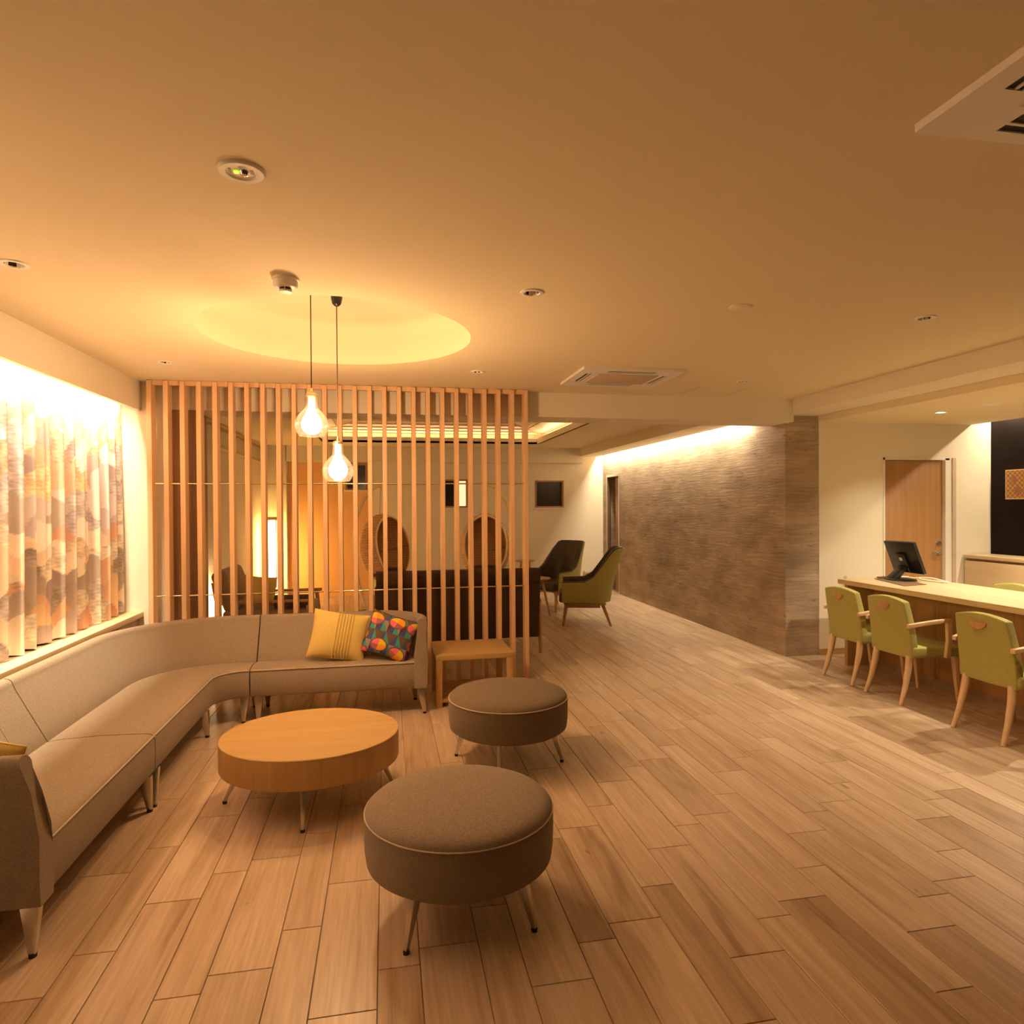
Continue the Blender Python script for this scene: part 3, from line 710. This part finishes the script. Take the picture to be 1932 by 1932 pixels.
tag(MB().prism([(4.27, 4.83), (4.53, 4.88), (4.66, 5.30), (4.42, 5.36)], .8005, .8045).build('desk_mat', 'mat'), 'brown leather desk mat under the monitor', 'desk mat')
def cable(label, pts):
    P = [Vector(p) for p in pts]; out = []
    for i in range(len(P) - 1):
        p0, p1, p2, p3 = P[max(i - 1, 0)], P[i], P[i + 1], P[min(i + 2, len(P) - 1)]
        for k in range(6):
            t_ = k / 6; out.append(.5 * ((2 * p1) + (-p0 + p2) * t_ + (2 * p0 - 5 * p1 + 4 * p2 - p3) * t_ ** 2 + (-p0 + 3 * p1 - 3 * p2 + p3) * t_ ** 3))
    out.append(P[-1])
    tag(MB().tube(out, .007, 8).build('cable', 'cable', smooth=True), label, 'cable')
cable('white cable looping on the desk right of the monitor', [(4.80, 5.30, .8075), (4.83, 5.16, .82), (4.84, 5.03, .8075), (4.79, 4.93, .8075), (4.74, 5.03, .8075), (4.745, 5.16, .8075), (4.79, 5.25, .815)])
cable('white cable trailing left of the monitor on the desk', [(4.68, 5.385, .8075), (4.58, 5.405, .8075), (4.50, 5.425, .8075), (4.60, 5.44, .8075), (4.72, 5.43, .8075), (4.80, 5.38, .8075)])
# framed checkered picture on black wall
m_, t, b_ = nt('checker_gold'); ck = N(t, 'ShaderNodeTexChecker'); ck.inputs['Scale'].default_value = 40
ck.inputs['Color1'].default_value = (.62, .36, .11, 1); ck.inputs['Color2'].default_value = (.36, .17, .045, 1)
t.links.new(coords(t), ck.inputs['Vector']); t.links.new(ck.outputs[0], b_.inputs['Base Color']); b_.inputs['Roughness'].default_value = .35
pc = thing('wall_picture', 'gold checkered framed panel hanging on the black wall', 'picture', (6.20, 5.33, 1.68))
MB().box(-.006, .009, -.345, .345, -.149, .149).build('frame', 'rim', pc)
MB().box(-.009, -.006, -.335, .335, -.139, .139).build('canvas', m_, pc)
for y, z, s_ in ((.245, .05, .045), (.20, -.06, .05), (-.02, .03, .07), (-.2, -.05, .05)):
    MB().loft([[(-.0091, y - s_, z), (-.0091, y, z + s_), (-.0091, y + s_, z), (-.0091, y, z - s_)], [(-.0105, y - s_, z), (-.0105, y, z + s_), (-.0105, y + s_, z), (-.0105, y, z - s_)]]).build('diamond', 'doorred', pc)

# ---- desk chairs (facing +X)
def desk_chair(label, loc, rz=0):
    t_ = thing('desk_chair', label, 'chair', loc, rz, 'green upholstered chairs at the reception desk')
    # local origin: rear foot line x=0
    secs = []
    for z, x, hw in ((.345, .06, .205), (.40, .058, .207), (.5, .05, .206), (.6, .035, .202), (.7, .015, .193), (.755, .004, .186)):
        secs.append([(x, -hw, z), (x, hw, z), (x + .065, hw - .004, z), (x + .065, -hw + .004, z)])
    top = []
    b = MB()
    # split along width for a crowned top edge
    NW_ = 12; ring = []
    for (z, x, hw) in ((.345, .06, .205), (.42, .058, .207), (.5, .05, .206), (.6, .035, .202), (.7, .015, .193), (.765, .002, .185)):
        row = []
        for i in range(NW_ + 1):
            u = 2 * i / NW_ - 1; zz = z + (.028 * (1 - u * u) if z > .75 else 0) - (.0 if z > .35 else .0)
            row.append((x + .012 * u * u, hw * u, zz))
        for i in range(NW_, -1, -1):
            u = 2 * i / NW_ - 1; zz = z + (.028 * (1 - u * u) if z > .75 else 0)
            row.append((x + .062 + .012 * u * u, hw * u * .985, zz))
        ring.append(row)
    b.loft(ring); bk_ = b.build('backrest', 'greenL', t_, bevel=.010, seg=3, angle=70)
    # half-moon grip in the back
    g = MB(); n_ = 14
    pts = [(.058 * math.cos(PI + PI * i / n_), .045 * math.sin(PI + PI * i / n_)) for i in range(n_ + 1)]
    g.loft([[(.0105 + xo - .22 * 0, y, .735 + z) for y, z in pts] for xo in (-.010, .012)]); g.build('grip', 'ash', bk_, bevel=.002)
    sx = MB().box(.075, .50, -.225, .225, .345, .43).build('seat', 'greenL', t_, bevel=.03, seg=4, angle=70)
    for s_ in (-1, 1):
        MB().tube([(.09, s_ * .165, .36), (.075, s_ * .17, .26), (.045, s_ * .175, .13), (.0, s_ * .182, .0)], [.026, .024, .020, .014], 10).build('leg', 'beech', t_, smooth=True)
        MB().taper((.455, s_ * .19, .36), (.49, s_ * .19, 0), .04, .04, .022, .022).build('leg', 'beech', t_, bevel=.004)
        pth = [(.035, s_ * .212, .59), (.12, s_ * .232, .607), (.22, s_ * .245, .62), (.32, s_ * .25, .628), (.365, s_ * .25, .628)]
        secs = [[(x, y - .016, z - .015), (x, y + .016, z - .015), (x, y + .016, z + .013), (x, y - .016, z + .013)] for x, y, z in pth]
        MB().loft(secs).build('armrest', 'beech', t_, bevel=.004)
        MB().loft([[(x - .02, y - .014, z), (x + .02, y - .014, z), (x + .02, y + .014, z), (x - .02, y + .014, z)] for x, y, z in ((.345, s_ * .238, .35), (.355, s_ * .246, .48), (.346, s_ * .25, .613))]).build('arm_post', 'beech', t_, bevel=.004)
    return t_
ch = desk_chair('green chair at the desk nearest the concrete pillar', (3.75, 4.985, 0), 0)
dup(ch, (3.735, 4.445, 0), 0, 'green chair at the desk with its whole right armrest in view')
dup(ch, (3.71, 3.595, 0), 0, 'green chair at the desk cut off by the right edge')
dup(ch, (5.42, 4.83, 0), PI, 'chair behind the desk showing only its pale back top')

# ================================================================== CEILING FITTINGS
def downlight(x, y, z, label, lit=None, power=0, col=WARM, r=.055, spot=95, blend=.6):
    t_ = thing('downlight', label, 'downlight', (x, y, z), 0, 'recessed ceiling downlights')
    MB().lathe([(r * .63, -.001), (r * .70, -.006), (r * .95, -.005), (r, -.0005), (r, .001), (r * .64, .001)], 40, cap=False).build('trim_ring', 'white', t_, smooth=True)
    for i in range(14):     # reflector facets coloured bright, dark or mirror to imitate its reflections
        a0, a1 = 2 * PI * i / 14, 2 * PI * (i + 1) / 14
        MB().loft([[(rr * math.cos(a0), rr * math.sin(a0), zz), (rr * math.cos(a1), rr * math.sin(a1), zz)] for rr, zz in ((r * .64, -.002), (r * .60, .02), (r * .5, .05), (r * .40, .07))], cap=False, closed=False).build('reflector_facet', ('slot', 'cap_bright', 'mirror', 'cap_bright', 'slot', 'mirror', 'cap_bright')[i % 7], t_)
    if lit: MB().lathe([(.001, -.0015), (r * .60, -.001), (r * .62, .006), (.001, .010)], 24).build('lamp', lit, t_, smooth=True)
    else: MB().lathe([(.001, .062), (r * .38, .062), (r * .42, .072), (.001, .075)], 24).build('lamp', 'cap_bright', t_, smooth=True)
    if power:
        light('downlight_beam', 'SPOT', (x, y, z - .012), power, col, (0, 0, 0), spot_size=math.radians(spot), spot_blend=blend, shadow_soft_size=.03)
nm = ['over the left end of the curtain', 'near the middle of the ceiling', 'above the corner sofa by the pelmet', 'just in front of the slat screen', 'nearest the reception beam', 'behind the ceiling hatch near the far beam']
for (x, y), l, pw in zip(DL, nm, (0, 6, 0, 0, 58, 46)): downlight(x, y, ZC, 'small recessed downlight ' + l, None, pw, MID, spot=82, blend=1)
for i, y in enumerate((5.07, 4.1, 3.1)):
    if i == 0: downlight(4.85, y, 2.306, 'bright recessed downlight above the reception desk', 'led', 54, NEUT, .06, 116, .7)
    else: light('downlight_beam', 'SPOT', (4.85, y, 2.294), (0, 120, 75)[i], NEUT, (0, 0, 0), spot_size=math.radians(122), spot_blend=.55, shadow_soft_size=.018)
sp_ = thing('ceiling_speaker', 'flat round vent disc on the reception ceiling', 'vent', (4.895, 4.61, 2.306))
MB().lathe([(.001, -.004), (.05, -.005), (.062, -.002), (.064, 0), (.001, .001)], 32).build('cover', 'white', sp_, smooth=True)
sp2 = thing('ceiling_speaker', 'flat cream blank disc on the main ceiling', 'ceiling disc', (1.771, 3.087, ZC))
MB().lathe([(.001, -.004), (.05, -.005), (.055, -.003), (.056, 0), (.001, .001)], 32).build('cover', 'ceiling', sp2, smooth=True)
em = thing('emergency_light', 'round emergency ceiling light with a small green indicator', 'emergency light', (-.413, 2.089, ZC))
MB().lathe([(.001, -.003), (.042, -.003), (.046, -.008), (.062, -.009), (.068, -.004), (.069, 0), (.001, .001)], 40).build('cover', 'white', em, smooth=True)
MB().lathe([(.001, -.016), (.010, -.014), (.014, -.004), (.001, -.003)], 20, c=(.006, .0, 0)).build('lens', 'mirror', em, smooth=True)
MB().box(-.022, -.010, -.006, .006, -.0075, -.003).build('indicator', 'greenled', em)
MB().box(-.036, -.028, -.014, .010, -.0045, -.003).build('test_button', 'grille', em); MB().box(.024, .034, -.01, .012, -.0045, -.003).build('label_plate', 'grille', em)
sk = thing('smoke_detector', 'white round smoke detector beside the pendant cords', 'smoke detector', (-.425, 3.04, ZC))
MB().lathe([(.001, 0), (.058, 0), (.058, -.010), (.052, -.012), (.052, -.034), (.044, -.042), (.001, -.042)], 40).build('body', 'white', sk, smooth=True, angle=50)
MB().lathe([(.001, -.042), (.026, -.042), (.026, -.052), (.001, -.052)], 32).build('vent_ring', 'slot', sk, smooth=True)
MB().lathe([(.001, -.052), (.028, -.052), (.026, -.060), (.001, -.062)], 32).build('cap', 'white', sk, smooth=True)
for i in range(6):
    a = PI / 3 * i; MB().box(-.002, .002, .0255, .0285, -.053, -.042).build('vent_post', 'white', sk).rotation_euler = (0, 0, a)
def cassette(label, cx, cy, wx, wy, vane):
    t_ = thing('air_conditioner', label, 'air conditioner', (cx, cy, ZC), 0, 'ceiling cassette air conditioners')
    hx, hy = wx / 2, wy / 2; s0 = []
    sl = [(-hx + .065, -hx + .115, -hy * .5, hy * .5), (hx - .115, hx - .065, -hy * .5, hy * .5), (-hx * .48, hx * .48, -hy + .045, -hy + .12), (-hx * .48, hx * .48, hy - .12, hy - .045)]
    MB().plate(-hx, hx, -hy, hy, -.022, -.017, sl).plate(-hx, hx, -hy, hy, -.0168, -.0005, [(-hx + .03, hx - .03, -hy + .03, hy - .03)]).build('panel', 'white', t_)
    MB().box(-hx + .031, hx - .031, -hy + .031, hy - .031, -.0165, -.001).build('back', 'slot', t_)
    MB().box(-hx + .155, hx - .155, -hy + .15, hy - .15, -.026, -.0215).build('intake_grille', 'grille', t_, bevel=.002)
    for i, (a, b, c, d) in enumerate(sl):
        if i < 2: v = MB().box((a + b) / 2 + .002, (a + b) / 2 + .010, c, d, -.021, -.0165)
        else: v = MB().box(a, b, (c + d) / 2 + .002, (c + d) / 2 + .012, -.0205, -.0165)
        v.build('vane', 'white', t_)
    return t_
cassette('cassette air conditioner on the ceiling before the slat screen', 1.80, 4.905, .79, .66, 1)
cassette('large cassette air conditioner cut by the upper right edge', 1.775, 1.13, .79, .79, 0)

# ---- pendants
def pendant(label, x, y, zc_):
    t_ = thing('pendant_lamp', label, 'pendant lamp', (x, y, zc_), 0, 'clear glass bulb pendant lamps')
    ztop = DZ - zc_
    MB().lathe([(.001, ztop - .086), (.013, ztop - .083), (.026, ztop - .070), (.033, ztop - .04), (.034, ztop), (.001, ztop)], 28).build('canopy', 'black', t_, smooth=True)
    MB().cyl((0, 0, .19), (0, 0, ztop - .06), .003, n=8).build('cord', 'cordm', t_, smooth=True)
    gp = [(.030, .155), (.0315, .11), (.033, .085), (.05, .066), (.07, .045), (.085, .018), (.0905, -.008), (.087, -.035), (.076, -.058), (.066, -.070)]
    gi = [(r - .003, z) for r, z in gp[::-1]]
    MB().loft([[(r * math.cos(2 * PI * i / 48), r * math.sin(2 * PI * i / 48), z) for i in range(48)] for r, z in gp], cap=False).build('glass_shade', 'glass', t_, smooth=True)
    MB().tube([(.066 * math.cos(2 * PI * i / 48), .066 * math.sin(2 * PI * i / 48), -.070) for i in range(48)], .002, 6, True).build('glass_rim', 'glass', t_, smooth=True)
    MB().lathe([(.001, .195), (.006, .193), (.010, .172), (.026, .165), (.031, .152), (.031, .148), (.001, .148)], 28).build('cap', 'brass', t_, smooth=True)
    MB().lathe([(.001, .15), (.019, .15), (.019, .085), (.015, .08), (.001, .08)], 24).build('socket', 'white', t_, smooth=True)
    MB().lathe([(.001, .088), (.015, .08), (.023, .062), (.044, .03), (.055, .0), (.053, -.022), (.040, -.046), (.020, -.058), (.001, -.062)], 18).build('bulb', 'bulb', t_, smooth=True)
pendant('higher glass bulb pendant, left of the pair', -.400, 3.80, 1.962)
pendant('lower glass bulb pendant, right of the pair', -.278, 4.05, 1.722)

# ================================================================== BACK LOUNGE
# dark sofa seen from behind
sf = thing('lounge_sofa', 'dark brown two-seat sofa seen from behind through the slats', 'sofa', (.70, 6.55, 0))
MB().loft([[(-.81, -.04, .17), (.81, -.04, .17), (.81, .10, .17), (-.81, .10, .17)], [(-.815, -.10, .72), (.815, -.10, .72), (.815, .03, .72), (-.815, .03, .72)]]).build('backrest', 'brownfab', sf, bevel=.012)
MB().loft([[(x, .0 - .075 + .085 * math.cos(a), .795 + .08 * math.sin(a)) for a in [2 * PI * i / 20 for i in range(20)]] for x in (-.80, -.79, .79, .80)]).build('top_bolster', 'brownfab', sf, smooth=True)
MB().box(-.79, .79, .0, .70, .2, .40).build('seat', 'brownfab', sf, bevel=.03, seg=3)
for x in (-1, 1):
    MB().box(x * .81 - .03, x * .81 + .03, -.02, .70, .52, .55).build('armrest', 'ash', sf, bevel=.006)
    for y, z, q in ((.03, .55, .0), (.66, .53, .70)): MB().cyl((x * .822, y, z), (x * .832, q, 0), .024, .015, 12).build('leg', 'ash', sf, smooth=True)
# wing armchairs
def armchair(label, loc, rz):
    t_ = thing('wing_armchair', label, 'armchair', loc, rz, 'high-back armchairs in the back lounge')   # faces +X
    def path():
        P = [(.30, -.30), (.18, -.31), (.02, -.31)]
        for i in range(9):
            a = -PI / 2 - PI / 2 * i / 8 * 1.0; P.append((-.06 + .22 * math.cos(a), -.10 + .21 * math.sin(a)))
        Q = P + [(x, -y) for x, y in P[::-1]]
        return Q
    Q = path(); nQ = len(Q); so, si = [], []
    for i, (x, y) in enumerate(Q):
        p, q = Vector(Q[max(i - 1, 0)]), Vector(Q[min(i + 1, nQ - 1)]); d = (q - p).normalized(); nx, ny = d.y, -d.x
        if (nx * (x + .05) + ny * y) < 0: nx, ny = -nx, -ny
        u = abs(2 * i / (nQ - 1) - 1)          # 1 arm front, 0 back middle
        k = max(0, min(1, (1 - u - .16) / .42)); k = k * k * (3 - 2 * k)
        top = .56 + .40 * k - .04 * max(0, u - .6); lean = .02 + .16 * k
        narrow = 1 - .22 * k
        zb_ = .30
        def sec(off, th, tp):
            r = []
            for f in (0, .3, .6, .85, 1): r.append((x - k * .16 * f ** 1.5 + nx * (off + .02 * f), (y * (1 - .18 * k * f)) + ny * (off + .02 * f), zb_ + (tp - zb_) * f))
            for f in (1, .85, .6, .3, 0): r.append((x - k * .16 * f ** 1.5 + nx * (off + .02 * f + th), (y * (1 - .18 * k * f)) + ny * (off + .02 * f + th), zb_ + (tp - zb_) * f))
            return r
        so.append(sec(.0, .022, top)); si.append(sec(-.042, .041, top + .012))
    MB().loft(so).build('outer_shell', 'green', t_, bevel=.004, angle=60)
    MB().loft(si).build('inner_padding', 'leather', t_, bevel=.008, angle=60)
    MB().box(-.22, .34, -.27, .27, .29, .41).build('seat', 'leather', t_, bevel=.035, seg=3)
    MB().box(-.24, .28, -.28, .28, .265, .30).build('seat_shell', 'green', t_, bevel=.01)
    for s_ in (-1, 1):
        MB().taper((.24, s_ * .22, .29), (.29, s_ * .24, 0), .045, .032, .028, .024).build('leg', 'ash', t_, bevel=.003)
        MB().taper((-.17, s_ * .20, .34), (-.30, s_ * .22, 0), .05, .032, .03, .024).build('leg', 'ash', t_, bevel=.003)
        MB().box(-.17, .24, s_ * .21 - .014, s_ * .21 + .014, .225, .27).build('rail', 'ash', t_, bevel=.003)
    return t_
ac = armchair('olive high-back armchair nearest the concrete wall, seen from behind', (2.49, 8.08, 0), math.radians(164))
dup(ac, (2.42, 9.35, 0), math.radians(215), 'dark-lined high-back armchair facing the near one in the back lounge')
def round_table(label, loc, h, r, rz=.3):
    t_ = thing('side_table', label, 'side table', loc, rz, 'small round tables in the back lounge')
    MB().lathe([(.001, h - .025), (r * .9, h - .025), (r, h - .01), (r, h), (.001, h)], 40).build('table_top', 'ash', t_, smooth=True)
    for i in range(3):
        a = 2 * PI * i / 3; MB().cyl((r * .45 * math.cos(a), r * .45 * math.sin(a), h - .02), (r * .95 * math.cos(a), r * .95 * math.sin(a), 0), .02, .012, 10).build('leg', 'ash', t_, smooth=True)
round_table('small round wooden table between sofa and armchairs', (1.97, 8.72, 0), .52, .21, math.radians(-8))
round_table('round wooden table standing before the far wall window', (2.22, 10.55, 0), .61, .16)
round_table('low round table with slim bottles behind the brown sofa', (.62, 8.3, 0), .46, .38)
for x, y, hh, l in ((.485, 8.3, .30, 'left'), (.59, 8.32, .285, 'middle'), (.83, 8.3, .325, 'right')):
    bt = thing('glass_bottle', 'slim clear glass bottle, %s one of three above the sofa back' % l, 'bottle', (x, y, .462), 0, 'slim glass bottles')
    MB().lathe([(.001, 0), (.017, 0), (.017, hh * .8), (.010, hh * .9), (.010, hh), (.001, hh)], 20).build('bottle_glass', 'glass', bt, smooth=True)
    MB().cyl((.004, -.0155, .02), (.004, -.0155, hh * .75), .003, n=6).build('bottle_glint', 'white', bt)  # thin white rod stands in for the glint on the glass
# hanging egg chairs
def egg(label, loc, face, stand_dir):
    t_ = thing('hanging_chair', label, 'hanging chair', loc, 0, 'rattan egg chairs on curved stands')
    f = Vector((math.cos(face), math.sin(face), .22)).normalized(); s_ = Vector((-f.y, f.x, 0)).normalized(); u = f.cross(s_) * -1
    if u.z < 0: u = -u
    rx, rf, rzv = .355, .34, .50; cz = .90; nT, nP = 20, 40; th0 = math.radians(58)
    def E(th, ph, k=1): return Vector((0, 0, cz)) + f * (rf * k * math.cos(th)) + s_ * (rx * k * math.sin(th) * math.cos(ph)) + u * (rzv * k * math.sin(th) * math.sin(ph) * (1 + .0 * math.sin(ph)))
    b = MB(); uv = []
    for i in range(nT + 1):
        th = th0 + (PI - th0) * i / nT
        for j in range(nP + 1):
            b.v.append(tuple(E(th, 2 * PI * j / nP))); 
    for i in range(nT):
        for j in range(nP): a = i * (nP + 1) + j; b.f.append((a, a + 1, a + nP + 2, a + nP + 1))
    o = b.build('woven_shell', 'rattan', t_, smooth=True, angle=180)
    ul = o.data.uv_layers.new(name='UV')
    for lp in o.data.loops:
        v = o.data.vertices[lp.vertex_index].co; k = Vector(v) - Vector((0, 0, cz))
        ul.data[lp.index].uv = (math.atan2(k.dot(s_), -k.dot(f)) * .9, v.z * 1.6)
    sd_ = o.modifiers.new('thickness', 'SOLIDIFY'); sd_.thickness = .018
    MB().tube([tuple(E(th0, 2 * PI * j / 48, 1.01)) for j in range(48)], .014, 8, True).build('rim', 'rim', t_, smooth=True)
    for q in range(9):     # raised horizontal canes on the outside
        zz = -.36 + .085 * q; pts = []
        for j in range(25):
            al = math.radians(62) + (2 * PI - 2 * math.radians(62)) * j / 24
            rr = math.sqrt(max(0, 1 - (zz / rzv) ** 2)); pts.append(tuple(Vector((0, 0, cz)) + f * (rf * 1.01 * rr * math.cos(al)) + s_ * (rx * 1.01 * rr * math.sin(al)) + u * zz))
        MB().tube(pts, .003, 5).build('cane_band', 'rim', t_, smooth=True)
    MB().lathe([(.001, 0), (.24, .0), (.27, .03), (.26, .07), (.18, .095), (.001, .10)], 32, c=(f.x * .05, f.y * .05, .53)).build('seat_cushion', 'leather', t_, smooth=True)
    d = Vector((math.cos(stand_dir), math.sin(stand_dir), 0)); pts = []
    for i in range(25):
        a = -1.0 + 2.35 * i / 24
        pts.append(tuple(d * (.42 * math.cos(a) * 1.0 if i < 14 else .42 * math.cos(a)) + Vector((0, 0, .99 + (.82 * math.sin(a) if a > 0 else 1.15 * math.sin(a))))))
    pts = [(p[0], p[1], max(.02, p[2])) for p in pts]
    tip = pts[-1]
    pts += [(tip[0] - d.x * .05, tip[1] - d.y * .05, tip[2] - .0)]
    MB().tube(pts, .024, 10).build('stand_arc', 'rim', t_, smooth=True)
    MB().tube([(.40 * math.cos(2 * PI * i / 40), .40 * math.sin(2 * PI * i / 40), .02) for i in range(40)], .02, 8, True).build('stand_base', 'rim', t_, smooth=True)
    tp = E(PI / 2, PI / 2); MB().cyl(tuple(tp), (tp[0] * .3 + pts[-1][0] * .7, tp[1] * .3 + pts[-1][1] * .7, pts[-1][2] - .0), .005, n=6).build('chain', 'chrome', t_)
    return t_
egg('rattan egg chair on the left, turned towards the right', (-.02, 9.5, 0), math.radians(-48), math.radians(185))
egg('rattan egg chair on the right, facing the camera', (1.41, 9.5, 0), math.radians(-97), math.radians(-5))
# timber lounge chair at the left wall
lc = thing('lounge_chair', 'timber lounge chair with sand cushions by the left wall', 'armchair', (-1.28, 7.72, 0))
for y in (-.46, .46):
    MB().taper((-.47, y, .72), (-.36, y, 0), .05, .03, .045, .03).build('leg', 'ash', lc, bevel=.003)
    MB().taper((.46, y, .50), (.50, y, 0), .045, .03, .04, .03).build('leg', 'ash', lc, bevel=.003)
    MB().box(-.42, .50, y - .016, y + .016, .26, .335).build('rail', 'ash', lc, bevel=.004)
    MB().box(-.30, .52, y - .035, y + .035, .50, .53).build('armrest', 'ash', lc, bevel=.006)
MB().box(-.40, .50, -.44, .44, .30, .42).build('seat_cushion', 'sandfab', lc, bevel=.04, seg=3)
bc = MB().box(-.08, .08, -.43, .43, .0, .46).build('back_cushion', 'sandfab', lc, bevel=.06, seg=3); bc.location = (-.30, 0, .40); bc.rotation_euler = (0, math.radians(-20), 0)
MB().loft([[(x, -.40 + .09 * math.cos(a), .50 + .07 * math.sin(a)) for a in [2 * PI * i / 18 for i in range(18)]] for x in (.12, .14, .44, .46)]).build('bolster', 'brownfab', lc, smooth=True)
cushion('throw_cushion', 'small mustard cushion on the timber lounge chair', .34, .32, .12, (-1.34, 7.50, .60), (math.radians(-20), math.radians(8), math.radians(20)), 'yellow')
# lamps
an = thing('paper_floor_lamp', 'tall glowing white paper floor lamp in the far corner', 'floor lamp', (-1.78, 10.95, 0))
MB().box(-.09, .09, -.09, .09, 0, .03).build('base', 'ash', an); MB().box(-.078, .078, -.078, .078, .12, 1.28).build('paper_shade', 'paper', an)
for x in (-1, 1):
    for y in (-1, 1): MB().box(x * .082 - .006, x * .082 + .006, y * .082 - .006, y * .082 + .006, .03, 1.34).build('post', 'ash', an)
MB().plate(-.09, .09, -.09, .09, 1.30, 1.345, [(-.07, .07, -.07, .07)]).build('top_frame', 'oakX', an)
la = thing('paper_lantern', 'low glowing paper lantern behind the lounge chair', 'floor lamp', (-1.89, 8.0, 0))
MB().box(-.085, .085, -.085, .085, .03, .62).build('paper_shade', 'paperw', la); MB().box(-.09, .09, -.09, .09, 0, .03).build('base', 'ash', la)
for i in range(9):
    z = .10 + .05 * i; MB().cyl((.02 * math.sin(i * 2.1), -.0858, z), (.03 + .03 * math.cos(i * 1.7), -.0858, z + .05), .0025, n=5).build('painted_twig', 'grille', la)
# small wall fittings
sw = thing('light_switch', 'small switch plate on the far wall between the hanging chairs', 'switch', (.363, 11.392, .83))
MB().box(-.035, .035, -.006, .008, -.06, .06).build('plate', 'white', sw, bevel=.002); MB().box(-.012, .012, -.012, -.006, -.04, .04).build('rocker', 'slot', sw)
ot = thing('wall_outlet', 'small grey floor box at the foot of the far wall', 'outlet', (3.52, 11.33, 0))
MB().box(-.06, .06, -.05, .06, 0, .32).build('housing', 'grille', ot, bevel=.005); MB().box(-.05, .05, -.053, -.05, .18, .29).build('face_plate', 'chrome', ot)
